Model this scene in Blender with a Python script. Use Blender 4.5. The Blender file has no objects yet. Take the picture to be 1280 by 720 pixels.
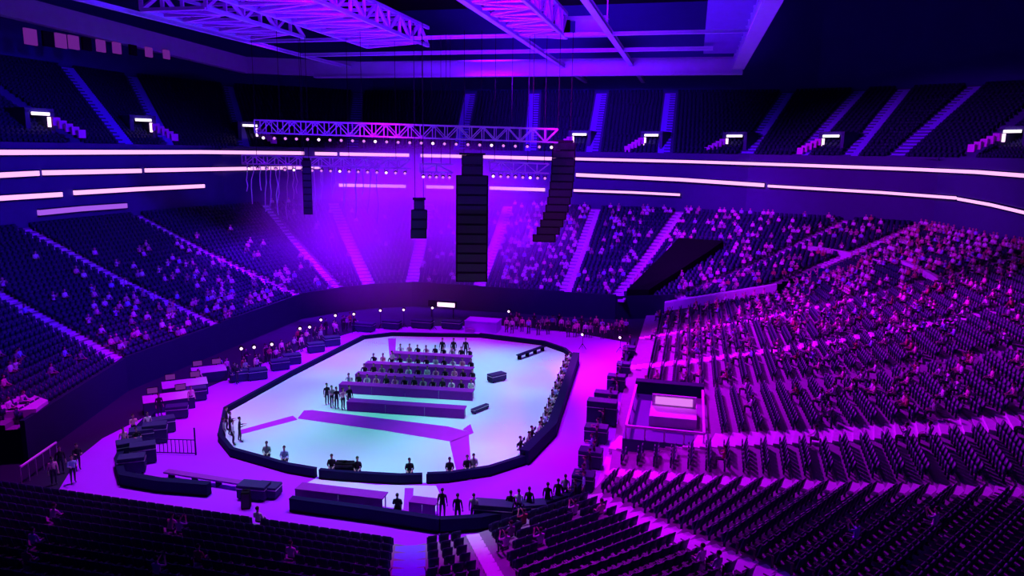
import bpy, bmesh, math, random
import numpy as np
from mathutils import Vector, Matrix
random.seed(7)
rng = np.random.default_rng(7)
C = bpy.context.scene.collection
PI = math.pi

# ------------------------------------------------------------------ camera
FPX = 924.0
EYE = Vector((0.0, 0.0, 20.0))
PITCH = math.atan((360 - 190) / FPX)
ROLL = math.atan(0.016)
F = Vector((0, math.cos(PITCH), -math.sin(PITCH)))
U0 = Vector((0, math.sin(PITCH), math.cos(PITCH)))
R0 = Vector((1, 0, 0))
RC = R0 * math.cos(ROLL) + U0 * math.sin(ROLL)
UC = U0 * math.cos(ROLL) - R0 * math.sin(ROLL)
cd = bpy.data.cameras.new('camera')
cd.sensor_width = 36
cd.lens = FPX / 1280 * 36
cd.clip_end = 600
cam = bpy.data.objects.new('camera', cd)
C.objects.link(cam)
cam.matrix_world = Matrix(((RC.x, UC.x, -F.x, EYE.x), (RC.y, UC.y, -F.y, EYE.y), (RC.z, UC.z, -F.z, EYE.z), (0, 0, 0, 1)))
bpy.context.scene.camera = cam

# rink frame: u runs away along the arena, v to the right
YAW = math.radians(13.5)
AX = Vector((math.sin(YAW), math.cos(YAW), 0))
BX = Vector((math.cos(YAW), -math.sin(YAW), 0))
CEN = Vector((-9.0, 59.6, 0))
def W(u, v, z=0.0):
    p = CEN + AX * u + BX * v
    return Vector((p.x, p.y, z))
def UV(p):
    q = Vector((p.x, p.y, 0)) - CEN
    return q.dot(AX), q.dot(BX)
RZ = -YAW          # z rotation that turns local y to the arena's long axis

def ray(px, py):
    return (F * FPX + RC * (px - 640) - UC * (py - 360)).normalized()
def at(px, py, z=0.0):
    d = ray(px, py)
    s = (z - EYE.z) / d.z
    return EYE + d * s
def on_depth(px, py, dep):
    d = ray(px, py)
    return EYE + d * (dep / d.y)
def on_line(px, py, outline):
    """Where the line of sight meets the vertical walls standing on a plan outline."""
    d = ray(px, py)
    best = None
    for (a, b) in zip(outline[:-1], outline[1:]):
        pa, pb = W(*a), W(*b)
        e = pb - pa
        den = d.x * e.y - d.y * e.x
        if abs(den) < 1e-9:
            continue
        s = ((pa.x - EYE.x) * e.y - (pa.y - EYE.y) * e.x) / den
        r = ((pa.x - EYE.x) * d.y - (pa.y - EYE.y) * d.x) / den
        if s > 0 and -0.001 <= r <= 1.001 and (best is None or s < best):
            best = s
    return None if best is None else EYE + d * best
def proj(p):
    q = p - EYE
    z = q.dot(F)
    if z < 0.5:
        return None
    return 640 + FPX * q.dot(RC) / z, 360 - FPX * q.dot(UC) / z, z

# ------------------------------------------------------------------ materials
def mat(name, col, rough=0.7, noise=0.0, scale=3.0, metal=0.0, emit=None, strength=0.0, spec=0.3):
    m = bpy.data.materials.new(name)
    m.use_nodes = True
    nt = m.node_tree
    b = nt.nodes['Principled BSDF']
    b.inputs['Roughness'].default_value = rough
    b.inputs['Metallic'].default_value = metal
    b.inputs['Specular IOR Level'].default_value = spec
    if noise > 0:
        n = nt.nodes.new('ShaderNodeTexNoise')
        n.inputs['Scale'].default_value = scale
        n.inputs['Detail'].default_value = 4
        tc = nt.nodes.new('ShaderNodeTexCoord')
        nt.links.new(tc.outputs['Object'], n.inputs['Vector'])
        mx = nt.nodes.new('ShaderNodeMix')
        mx.data_type = 'RGBA'
        mx.inputs[6].default_value = (*[c * (1 - noise) for c in col], 1)
        mx.inputs[7].default_value = (*[min(1, c * (1 + noise)) for c in col], 1)
        nt.links.new(n.outputs['Fac'], mx.inputs[0])
        nt.links.new(mx.outputs[2], b.inputs['Base Color'])
    else:
        b.inputs['Base Color'].default_value = (*col, 1)
    if emit:
        b.inputs['Emission Color'].default_value = (*emit, 1)
        b.inputs['Emission Strength'].default_value = strength
    return m

M = {
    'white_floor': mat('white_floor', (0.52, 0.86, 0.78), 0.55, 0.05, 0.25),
    'carpet': mat('magenta_lit_floor', (0.50, 0.004, 0.90), 0.85, 0.06, 0.5),  # magenta stage light put into the colour of a pale floor
    'floor': mat('dark_floor', (0.014, 0.012, 0.04), 0.8, 0.15, 0.4),
    'pale_floor': mat('pale_floor', (0.75, 0.62, 0.85), 0.7, 0.06, 0.6),  # also paints the white light spill before the rink
    'runner': mat('violet_runner', (0.44, 0.01, 0.58), 0.9, 0.12, 1.0),
    'pinkrail': mat('pink_rail_paint', (0.85, 0.10, 0.85), 0.7, 0.1, 2.0),
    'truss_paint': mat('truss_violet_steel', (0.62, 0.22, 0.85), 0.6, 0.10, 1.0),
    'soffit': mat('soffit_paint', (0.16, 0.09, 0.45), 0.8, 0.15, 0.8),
    'navy': mat('navy_wall', (0.03, 0.02, 0.26), 0.85, 0.12, 0.3),
    'stair_blue_lit': mat('blue_lit_stair', (0.22, 0.12, 0.85), 0.8, 0.1, 2.0),  # blue and violet light on the stairs put into their colour
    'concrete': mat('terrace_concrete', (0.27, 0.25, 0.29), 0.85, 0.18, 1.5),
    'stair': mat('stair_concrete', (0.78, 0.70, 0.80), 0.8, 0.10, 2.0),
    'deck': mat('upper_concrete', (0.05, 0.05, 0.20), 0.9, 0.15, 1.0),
    'wall': mat('podium_paint', (0.008, 0.008, 0.05), 0.8, 0.10, 0.6),
    'fascia': mat('fascia_paint', (0.05, 0.035, 0.18), 0.7, 0.10, 0.5),
    'seat': mat('seat_plastic', (0.012, 0.010, 0.075), 0.55, 0.1, 4),  # navy carries the blue lift of haze over the stands
    'seat_frame': mat('seat_frame', (0.03, 0.03, 0.04), 0.5, 0, 1, 0.4),
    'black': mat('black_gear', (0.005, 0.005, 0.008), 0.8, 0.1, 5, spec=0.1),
    'dark': mat('dark_board', (0.008, 0.005, 0.05), 0.8, 0.12, 2, spec=0.1),
    'case': mat('flight_case', (0.035, 0.025, 0.11), 0.7, 0.15, 3, spec=0.15),
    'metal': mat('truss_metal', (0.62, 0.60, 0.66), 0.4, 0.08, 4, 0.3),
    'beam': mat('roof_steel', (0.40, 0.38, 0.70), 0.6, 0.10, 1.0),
    'roof': mat('roof_deck', (0.015, 0.015, 0.025), 0.9, 0.10, 0.4),
    'cloth': mat('violet_cloth', (0.30, 0.008, 0.40), 0.9, 0.15, 3),
    'chrome': mat('rail_metal', (0.7, 0.66, 0.74), 0.35, 0, 1, 0.6),
    'skin': mat('skin', (0.62, 0.42, 0.34), 0.6, 0.08, 20),
    'hair': mat('dark_hair', (0.03, 0.02, 0.02), 0.6, 0.2, 30),
    'trouser': mat('dark_trousers', (0.04, 0.04, 0.07), 0.85, 0.1, 10),
    'shoe': mat('black_shoes', (0.02, 0.02, 0.02), 0.5),
    'ribbon': mat('led_ribbon', (0.02, 0.02, 0.02), 0.5, emit=(1.0, 0.42, 1.0), strength=1.35),
    'ribbon_dim': mat('led_ribbon_dim', (0.02, 0.02, 0.02), 0.5, emit=(0.45, 0.12, 1.0), strength=0.8),
    'lens': mat('lit_lens', (0.02, 0.02, 0.02), 0.3, emit=(0.75, 0.22, 1.0), strength=1.0),
    'lens_hot': mat('hot_lens', (0.02, 0.02, 0.02), 0.3, emit=(1.0, 0.62, 0.95), strength=2.2),
    'portal_light': mat('portal_tube', (0.02, 0.02, 0.02), 0.3, emit=(1.0, 0.85, 1.0), strength=2.0),
    'display': mat('dim_display', (0.02, 0.02, 0.02), 0.3, emit=(0.5, 0.05, 0.9), strength=0.25),
    'screen': mat('lit_screen', (0.02, 0.02, 0.02), 0.3, emit=(0.85, 0.22, 1.0), strength=0.9),
}
SHIRTS = {
    'white': mat('white_cotton', (0.85, 0.82, 0.85), 0.9, 0.05, 12),
    'pink': mat('pink_cotton', (0.85, 0.35, 0.55), 0.9, 0.05, 12),
    'pale blue': mat('pale_blue_cotton', (0.40, 0.50, 0.85), 0.9, 0.05, 12),
    'red': mat('red_cotton', (0.48, 0.05, 0.14), 0.9, 0.05, 12),
    'grey': mat('grey_cotton', (0.35, 0.33, 0.36), 0.9, 0.05, 12),
    'black': mat('black_cotton', (0.025, 0.02, 0.035), 0.9, 0.05, 12),
}

# ------------------------------------------------------------------ mesh helpers
class MB:
    """Collects boxes, bars, prisms and tubes; build() links them as ONE mesh object."""
    def __init__(self):
        self.v, self.f, self.mi = [], [], []
    def add(self, vs, fs, mi=0):
        o = len(self.v)
        self.v += [tuple(v) for v in vs]
        self.f += [tuple(i + o for i in f) for f in fs]
        self.mi += [mi] * len(fs)
        return self
    def box(self, c, s, rz=0.0, mi=0, taper=1.0):
        x, y, z = s[0] / 2, s[1] / 2, s[2] / 2
        ca, sa = math.cos(rz), math.sin(rz)
        vs = []
        for dz, k in ((-z, 1.0), (z, taper)):
            for dx, dy in ((-x, -y), (x, -y), (x, y), (-x, y)):
                dx, dy = dx * k, dy * k
                vs.append((c[0] + dx * ca - dy * sa, c[1] + dx * sa + dy * ca, c[2] + dz))
        return self.add(vs, [(3, 2, 1, 0), (4, 5, 6, 7), (0, 1, 5, 4), (1, 2, 6, 5), (2, 3, 7, 6), (3, 0, 4, 7)], mi)
    def bar(self, a, b, w, h=None, n=4, mi=0, cap=True):
        """a straight bar of n sides from a to b"""
        a, b = Vector(a), Vector(b)
        h = h or w
        d = (b - a)
        if d.length < 1e-6:
            return self
        d.normalize()
        up = Vector((0, 0, 1)) if abs(d.z) < 0.95 else Vector((0, 1, 0))
        sx = d.cross(up).normalized()
        sy = sx.cross(d).normalized()
        vs = []
        for p in (a, b):
            for k in range(n):
                t = 2 * PI * (k + 0.5) / n
                r = math.sqrt(2) / 2 if n == 4 else 0.5
                vs.append(p + sx * (math.cos(t) * w * r) + sy * (math.sin(t) * h * r))
        fs = [(k, (k + 1) % n, n + (k + 1) % n, n + k) for k in range(n)]
        if cap:
            fs += [tuple(range(n - 1, -1, -1)), tuple(range(n, 2 * n))]
        return self.add(vs, fs, mi)
    def wallstrip(self, pts, h, th, mi=0, close=False):
        """an upright board of height h and thickness th along plan points (each a Vector at its foot)"""
        P = [Vector(p) for p in pts]
        n = len(P)
        offs = []
        for i in range(n):
            a = P[i - 1] if i > 0 or close else P[i]
            b = P[(i + 1) % n] if i < n - 1 or close else P[i]
            d = (b - a)
            d.z = 0
            d.normalize()
            offs.append(Vector((-d.y, d.x, 0)) * th / 2)
        vs = []
        for p, o in zip(P, offs):
            vs += [p + o, p - o, p - o + Vector((0, 0, h)), p + o + Vector((0, 0, h))]
        fs = []
        m = n if close else n - 1
        for i in range(m):
            j = (i + 1) % n
            for k in range(4):
                l = (k + 1) % 4
                fs.append((4 * i + k, 4 * j + k, 4 * j + l, 4 * i + l))
        if not close:
            fs += [(0, 1, 2, 3), (4 * n - 1, 4 * n - 2, 4 * n - 3, 4 * n - 4)]
        return self.add(vs, fs, mi)
    def slab(self, pts, th, mi=0):
        """a flat plate over a plan polygon, its top at the points' height"""
        n = len(pts)
        P = [Vector(p) for p in pts]
        vs = P + [p - Vector((0, 0, th)) for p in P]
        fs = [tuple(range(n)), tuple(range(2 * n - 1, n - 1, -1))] + [(i, n + i, n + (i + 1) % n, (i + 1) % n) for i in range(n)]
        return self.add(vs, fs, mi)
    def mesh(self, name):
        me = bpy.data.meshes.new(name)
        me.from_pydata(self.v, [], self.f)
        me.polygons.foreach_set('material_index', self.mi)
        bm = bmesh.new()
        bm.from_mesh(me)
        bmesh.ops.recalc_face_normals(bm, faces=bm.faces)
        bm.to_mesh(me)
        bm.free()
        return me
    def build(self, name, m, parent=None, loc=None, rz=0.0, bevel=0.0):
        me = self.mesh(name)
        if bevel > 0:
            bm = bmesh.new()
            bm.from_mesh(me)
            bmesh.ops.bevel(bm, geom=list(bm.edges), offset=bevel, segments=1, affect='EDGES')
            bm.to_mesh(me)
            bm.free()
        for x in (m if isinstance(m, (list, tuple)) else [m]):
            me.materials.append(x)
        o = bpy.data.objects.new(name, me)
        C.objects.link(o)
        if parent:
            o.parent = parent
        if loc is not None:
            o.location = loc
            o.rotation_euler.z = rz
        return o

def tag(o, label=None, cat=None, group=None, kind=None):
    if label: o['label'] = label
    if cat: o['category'] = cat
    if group: o['group'] = group
    if kind: o['kind'] = kind
    return o
def thing(name, label, cat, loc=(0, 0, 0), rz=0.0, group=None):
    o = bpy.data.objects.new(name, None)
    o.empty_display_size = 0.2
    C.objects.link(o)
    o.location = loc
    o.rotation_euler.z = rz
    return tag(o, label, cat, group)
def struct(o):
    o['kind'] = 'structure'
    return o
def copy_tree(o, parent=None):
    c = o.copy()
    C.objects.link(c)
    c.parent = parent
    for ch in list(o.children):
        copy_tree(ch, c)
    return c
def facing(d):
    """z rotation that turns local -y to the plan direction d"""
    return math.atan2(d.x, -d.y)
ORD = ['front', 'second', 'third', 'fourth', 'fifth', 'sixth', 'seventh', 'eighth', 'ninth', 'tenth', 'eleventh', 'twelfth', 'thirteenth',
       'fourteenth', 'fifteenth', 'sixteenth', 'seventeenth', 'eighteenth', 'nineteenth', 'twentieth']

# ------------------------------------------------------------------ floor
fl = MB()
fl.slab([W(-70, -75, 0), W(-70, 75, 0), W(75, 75, 0), W(75, -75, 0)], 0.4)
o = struct(fl.build('floor', M['floor']))
cp = MB()  # magenta wash on the arena floor, painted as a ring
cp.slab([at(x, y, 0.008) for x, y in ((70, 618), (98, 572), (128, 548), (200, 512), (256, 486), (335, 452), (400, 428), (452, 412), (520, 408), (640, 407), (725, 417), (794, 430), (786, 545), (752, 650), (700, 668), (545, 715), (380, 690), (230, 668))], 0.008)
tag(struct(cp.build('floor_lit_ring', M['carpet'])), 'floor ring coloured by magenta light round the white floor', 'floor')

RINK = [(275, 552), (290, 571), (360, 591), (430, 601), (500, 605), (560, 603), (612, 595), (655, 581), (690, 545), (714, 472), (720, 453),
        (706, 441), (680, 432), (600, 422), (490, 420), (455, 424), (365, 470), (282, 516)]
rink = [at(x, y, 0) for x, y in RINK]
wf = MB()
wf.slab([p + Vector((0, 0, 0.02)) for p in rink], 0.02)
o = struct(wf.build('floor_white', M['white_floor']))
tag(o, 'pale cyan eight-sided floor lit white in the middle of the arena', 'floor')

# white light spill painted as a pale slab on the camera side of the rink
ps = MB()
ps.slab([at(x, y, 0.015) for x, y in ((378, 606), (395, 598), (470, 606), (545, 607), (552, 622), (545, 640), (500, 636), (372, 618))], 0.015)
tag(struct(ps.build('floor_light_spill', M['pale_floor'])), 'pale patch of white light spill on the magenta floor before the rink', 'floor')

# violet runners across the white floor
def strip(name, pts, label):
    b = MB()
    b.slab([at(x, y, 0.035) for x, y in pts], 0.012)
    return tag(b.build(name, M['runner']), label, 'carpet')
strip('carpet_runner', [(380, 513), (390, 512.5), (470, 522), (560, 533), (592, 541), (565, 552), (480, 538), (372, 523)], 'wide violet carpet runner across the camera side of the white floor')
strip('carpet_runner', [(366, 519.5), (372, 524.5), (300, 543), (298, 538)], 'thin violet carpet strip running to the left corner of the white floor')
strip('carpet_runner', [(586, 543), (562, 552), (573, 600), (590, 600)], 'short violet carpet strip from the wide runner to the near boards')
strip('carpet_runner', [(578, 537), (588, 530), (590, 536), (592, 541)], 'tiny violet carpet spur at the right end of the wide runner')
strip('carpet_runner', [(485, 423), (495, 423), (494, 447), (487, 447)], 'violet carpet strip from the far boards to the rows of benches')
strip('carpet_runner', [(506, 610), (517, 610), (515, 640), (504, 640)], 'violet carpet strip crossing the pale light spill before the rink')

# boards around the white floor: one barrier per straight run
def barrier(pix, h, th, label, m='dark', name='barrier', cap=True, panels=True):
    pts = [at(x, y, 0) for x, y in pix]
    t = thing(name, label, 'barrier', pts[0])
    o0 = pts[0]
    b = MB()
    b.wallstrip([p - o0 for p in pts], h - 0.05, th)
    b.build('panel', M[m], t)
    c = MB()
    c.wallstrip([p - o0 + Vector((0, 0, h - 0.05)) for p in pts], 0.06, th + 0.06)
    c.build('top_rail', M['dark'], t)
    f = MB()
    for p, q in zip(pts[:-1], pts[1:]):
        n = max(1, int((q - p).length / 2.4))
        for k in range(n):
            r = p.lerp(q, k / n) - o0
            f.box((r.x, r.y, h * 0.45), (0.10, 0.10, h * 0.9))
    f.wallstrip([p - o0 + Vector((0, 0, 0.0)) for p in pts], 0.12, th + 0.04)
    f.build('plinth_rib', M['black'], t)
    return t
barrier(RINK[0:3] + [(395, 597)], 0.62, 0.25, 'dark low boards along the left of the near rink edge')
barrier([(400, 598), (430, 601), (500, 605), (528, 604)], 0.62, 0.25, 'dark low boards along the middle of the near rink edge')
barrier([(534, 604), (560, 603), (612, 595), (655, 581)], 0.66, 0.25, 'dark low boards along the right of the near rink edge')
barrier([(655, 581), (690, 545), (714, 472), (720, 453)], 1.0, 0.6, 'dark low boards down the right side of the white rink')
barrier([(720, 453), (706, 441), (680, 432), (600, 422)], 0.5, 0.25, 'dark low boards curving round the far right rink corner')
barrier([(600, 422), (490, 420), (455, 424)], 0.4, 0.25, 'dark low boards behind the far rink edge')
barrier([(455, 424), (365, 470), (282, 516), (275, 552)], 0.45, 0.25, 'dark low boards down the left side of the white rink')
# outer boards
barrier([(364, 638), (460, 651), (550, 665)], 0.8, 0.35, 'long dark outer boards in front of the near violet table')
barrier([(550, 665), (600, 662), (660, 650), (706, 634)], 0.8, 0.35, 'dark outer boards curving up at the near right corner')
barrier([(154, 606), (200, 614), (262, 619)], 0.75, 0.45, 'dark outer boards at the near left of the magenta floor')
barrier([(154, 606), (148, 585), (160, 560), (192, 525)], 0.7, 0.35, 'dark outer boards turning back on the left of the magenta floor')
barrier([(706, 634), (728, 610), (745, 555), (762, 500), (792, 432)], 0.7, 0.35, 'long dark outer boards between magenta floor and right stand')

# ------------------------------------------------------------------ bowl
SEATS = []      # (world pos, facing dir, section key, row)
TREAD = 0.9
def zprof(t): return 0.4 + 0.2 * t + 0.002 * t * t
class Radial:
    """a polyline of (t, u, v, z) climbing a stand; t in rows"""
    def __init__(self, pts):
        self.p = pts
    def __call__(self, t):
        P = self.p
        for (a, b) in zip(P[:-1], P[1:]):
            if t <= b[0] or b is P[-1]:
                k = (t - a[0]) / (b[0] - a[0])
                return [a[i] + (b[i] - a[i]) * k for i in (1, 2, 3)]
def lowR(bu, bv, tu, tv, rows):
    """right and near stands: the gently dished profile"""
    out = []
    for k in range(0, rows + 1, max(1, rows // 6)):
        s = k / rows
        out.append((k, bu + (tu - bu) * s, bv + (tv - bv) * s, zprof(39.0 * s)))
    if out[-1][0] != rows:
        out.append((rows, tu, tv, zprof(39.0)))
    return Radial(out)
def seg(a, b, t):
    pa, pb = a(t), b(t)
    return W(*pa), W(*pb)

def terrace(name, rads, rows, m, label, base=True, closed_back=0.0):
    b = MB()
    for (a, c) in zip(rads[:-1], rads[1:]):
        for k in range(rows):
            p0, p1 = seg(a, c, k)
            q0, q1 = seg(a, c, k + 1)
            z0, z1 = p0.z, p1.z
            f0, f1 = Vector((q0.x, q0.y, z0)), Vector((q1.x, q1.y, z1))
            vs = [p0, p1, f1, f0]
            b.add(vs, [(0, 1, 2, 3)])
            b.add([f0, f1, q1, q0], [(0, 1, 2, 3)])
        if base:
            p0, p1 = seg(a, c, 0)
            b.add([Vector((p0.x, p0.y, 0)), Vector((p1.x, p1.y, 0)), p1, p0], [(0, 1, 2, 3)])
    return tag(struct(b.build(name, m)), label, 'terrace')
def stairs(rad, rows, label, w=1.2, lift=0.04, m='stair', k0=0, side=None):
    """stepped aisle along a radial: two treads a row"""
    b = MB()
    for k in range(k0, rows):
        p, q = W(*rad(k)), W(*rad(k + 1))
        d = Vector((q.x - p.x, q.y - p.y, 0))
        L = d.length
        d.normalize()
        rz = math.atan2(d.y, d.x)
        for h in (0, 1):
            c = p + Vector((d.x, d.y, 0)) * (L * (0.25 + 0.5 * h))
            top = p.z + (q.z - p.z) * 0.5 * h + lift
            b.box((c.x, c.y, top - 0.15), (L * 0.5, w, 0.3), rz)
    o = b.build('stair_aisle', M[m])
    return tag(o, label, 'stairs')
def add_seats(rads, rows, key, k0=0, gap=0.75, step=0.56, skip=None):
    for si, (a, c) in enumerate(zip(rads[:-1], rads[1:])):
        for k in range(k0, rows):
            p0, p1 = seg(a, c, k + 0.62)
            b0, b1 = seg(a, c, k)
            L = (p1 - p0).length
            if L < 2.2:
                continue
            n = int((L - 2 * gap) / step)
            d = (p1 - p0).normalized()
            inn = Vector((b0.x + b1.x - p0.x - p1.x, b0.y + b1.y - p0.y - p1.y, 0)).normalized()
            perp = Vector((-d.y, d.x, 0)).normalized()
            if perp.dot(inn) < 0:
                perp = -perp
            for i in range(n):
                s = (gap + (L - 2 * gap) * (i + 0.5) / n) / L
                p = p0.lerp(p1, s)
                p.z = b0.z + (b1.z - b0.z) * s
                if skip and skip(p):
                    continue
                SEATS.append((p, perp, key + str(si), k))

# ---- stand B: right side, near right corner and near end
RB = 36
BASE_A = [(-60, -22), (24, -22), (33, -14), (33, 14), (37, 22), (37, 40)]
TOP_A = [(-60, -44), (40, -44), (57, -27), (57, 30), (47, 52), (30, 57), (-70, 57)]
tp = on_line(1150, 277, TOP_A)
tu, tv = UV(tp)
B0 = Radial([(0, 35.5, 18, 0.4), (14, 35.5, 33, 3.9), (RB, tu, tv, 11.6)])
B1 = lowR(23, 18, 27, 57, RB)
BC = lowR(11.5, 18, 10, 57, RB)
BC2 = lowR(3.0, 18, -1, 57, RB)
BD = lowR(-7.2, 18.4, -15, 57, RB)
BE = lowR(-12.1, 18.6, -27.5, 55.2, RB)
BF = lowR(-15.7, 17.9, -47, 39.8, RB)
BG = lowR(-21.8, 12.6, -57, 30, RB)
BH = lowR(-23.7, 9.9, -60, 23.3, RB)
BI = lowR(-23.7, -3.4, -61, 1.0, RB)
BJ = lowR(-23.7, -20, -61, -28, RB)
BK = lowR(-21, -27, -50, -58, RB)
right = [B0, B1, BC, BC2, BD]
corner = [BD, BE, BF, BG, BH]
near = [BH, BJ]
terrace('terrace_right', right, RB, M['concrete'], 'stepped concrete terrace of the right stand under the seats')
terrace('terrace_corner', corner, RB, M['concrete'], 'stepped concrete terrace turning the near right corner')
terrace('terrace_near', near, RB, M['concrete'], 'stepped concrete terrace of the near end under dark seats')
def in_booth(p):
    u, v = UV(p)
    return -9.6 < u < 2.4 and v < 24.6
add_seats([B0, B1], RB, 'right far block ', 1)
add_seats([B1, BC], RB, 'right upper block ', 1)
add_seats([BC, BC2], RB, 'right middle block ', 1, gap=0.6, skip=in_booth)
add_seats([BC2, BD], RB, 'right middle block B ', 1, gap=1.3, skip=in_booth)
add_seats([BD, BE], RB, 'corner upper block ', 0, gap=1.3, skip=in_booth)
add_seats([BE, BF], RB, 'corner middle block ', 0)
add_seats([BF, BG], RB, 'corner lower block ', 0)
add_seats([BG, BH], RB, 'near small block ', 0)
add_seats([BH, BJ], RB, 'near right block ', 0, gap=0.8)
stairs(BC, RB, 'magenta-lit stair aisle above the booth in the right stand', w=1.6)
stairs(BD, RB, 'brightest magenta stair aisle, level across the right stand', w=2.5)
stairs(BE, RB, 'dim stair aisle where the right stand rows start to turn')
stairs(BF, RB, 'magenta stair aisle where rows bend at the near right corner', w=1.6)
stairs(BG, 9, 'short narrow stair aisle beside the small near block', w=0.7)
stairs(BH, RB, 'violet stair aisle splitting the dark near seats', w=1.5, m='stair_blue_lit')
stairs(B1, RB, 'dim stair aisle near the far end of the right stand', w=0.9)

# ---- stand A: left side, far end, far right corner (steeper, on a dark podium wall)
RA = 27
def radA(bx, by, tx, ty, bz=None, tz=None):
    b, t = on_line(bx, by, BASE_A), on_line(tx, ty, TOP_A)
    (bu, bv), (tu_, tv_) = UV(b), UV(t)
    z0 = bz if bz is not None else b.z
    z1 = tz if tz is not None else t.z
    return Radial([(0, bu, bv, z0), (RA * 0.5, (bu + tu_) / 2, (bv + tv_) / 2, z0 + (z1 - z0) * 0.46), (RA, tu_, tv_, z1)])
A_S = Radial([(0, -20, -17.6, 2.3), (RA, -33, -40, 11.4)])
A1 = Radial([(0, -6.2, -22, 2.3), (RA, -6.2, -44, 11.4)])
A2 = radA(275, 410, 28, 279, 2.4, 11.5)
A3 = radA(375, 376, 170, 264, 2.5, 11.5)
A4 = radA(424, 366, 330, 262, 2.6, 11.6)
A5 = radA(462, 360, 415, 256, 2.6, 11.7)
A6 = radA(515, 358, 536, 254, 2.7, 11.7)
A7 = radA(598, 358, 636, 254, 2.7, 11.7)
A8 = radA(705, 367, 745, 259, 2.6, 11.7)
A9 = radA(770, 374, 850, 270, 2.5, 11.7)
A10 = radA(842, 388, 1062, 266, 2.2, 11.7)
A11 = Radial([(0, 35.6, 30, 3.6), (RA, tu, tv, 11.6)])
Aall = [A_S, A1, A2, A3, A4, A5, A6, A7, A8, A9, A10, A11]
terrace('terrace_left', Aall[:5], RA, M['concrete'], 'stepped terrace of the left stand in dim blue light')
terrace('terrace_far', Aall[4:10], RA, M['concrete'], 'stepped terrace of the far end in violet light')
terrace('terrace_far_corner', Aall[9:], RA, M['concrete'], 'stepped terrace of the far right corner')
names = ['left near block ', 'left second block ', 'left third block ', 'left fourth block ', 'far left corner block ', 'far first block ', 'far second block ', 'far third block ', 'far fourth block ', 'far right corner block ', 'right end corner block ']
def midrad(a, c, s):
    return Radial([(t, *[x + (y - x) * s for x, y in zip(a(t), c(t))]) for t in (0, RA * 0.5, RA)])
DA, DB = midrad(A9, A10, 0.18), midrad(A9, A10, 0.55)  # edges of a black slab added for the shade of a tunnel entrance
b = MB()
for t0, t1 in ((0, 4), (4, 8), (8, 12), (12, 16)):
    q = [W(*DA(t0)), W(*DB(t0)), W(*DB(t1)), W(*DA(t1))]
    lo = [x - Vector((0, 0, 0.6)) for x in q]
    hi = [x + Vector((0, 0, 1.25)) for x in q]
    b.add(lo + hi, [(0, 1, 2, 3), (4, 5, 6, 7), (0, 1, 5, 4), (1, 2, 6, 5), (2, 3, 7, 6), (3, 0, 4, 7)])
tag(b.build('tunnel_shade', M['black']), 'black slab for the shaded tunnel mouth, over seats at the far right corner', 'tunnel entrance')
def under_shade(p):
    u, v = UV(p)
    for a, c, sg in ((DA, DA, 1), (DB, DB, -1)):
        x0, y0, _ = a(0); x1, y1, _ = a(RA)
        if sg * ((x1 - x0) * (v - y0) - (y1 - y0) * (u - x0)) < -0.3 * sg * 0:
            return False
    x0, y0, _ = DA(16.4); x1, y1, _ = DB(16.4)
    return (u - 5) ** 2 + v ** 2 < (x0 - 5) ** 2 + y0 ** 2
for nm, a, c in zip(names, Aall[:-1], Aall[1:]):
    add_seats([a, c], RA, nm, 0, step=0.6, skip=(lambda p: under_shade(p)) if nm.startswith('far right') else None)
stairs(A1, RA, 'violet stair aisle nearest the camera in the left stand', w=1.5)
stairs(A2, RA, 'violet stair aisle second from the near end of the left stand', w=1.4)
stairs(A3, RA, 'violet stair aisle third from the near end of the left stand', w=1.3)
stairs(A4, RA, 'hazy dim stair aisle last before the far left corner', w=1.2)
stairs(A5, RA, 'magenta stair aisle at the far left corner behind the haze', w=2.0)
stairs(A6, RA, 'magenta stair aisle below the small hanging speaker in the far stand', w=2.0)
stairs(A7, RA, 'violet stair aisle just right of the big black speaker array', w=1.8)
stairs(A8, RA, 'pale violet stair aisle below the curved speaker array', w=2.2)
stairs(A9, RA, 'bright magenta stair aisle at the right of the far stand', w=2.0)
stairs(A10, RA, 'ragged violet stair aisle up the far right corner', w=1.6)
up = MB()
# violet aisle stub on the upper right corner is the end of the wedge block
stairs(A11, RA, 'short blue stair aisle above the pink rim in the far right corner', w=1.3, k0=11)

# podium walls under stand A
def podium(name, rads, label):
    b = MB()
    for a, c in zip(rads[:-1], rads[1:]):
        p0, p1 = seg(a, c, 0)
        inn = Vector((0, 0, 0))
        b.wallstrip([Vector((p0.x, p0.y, 0)), Vector((p1.x, p1.y, 0))], (p0.z + p1.z) / 2 + 0.55, 0.3)
    return tag(struct(b.build(name, M['wall'])), label, 'wall')
podium('wall_left', Aall[:5], 'dark podium wall under the left stand')
podium('wall_far', Aall[4:10], 'dark podium wall under the far stand')
podium('wall_far_corner', Aall[9:11], 'dark podium wall under the far right corner')

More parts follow.
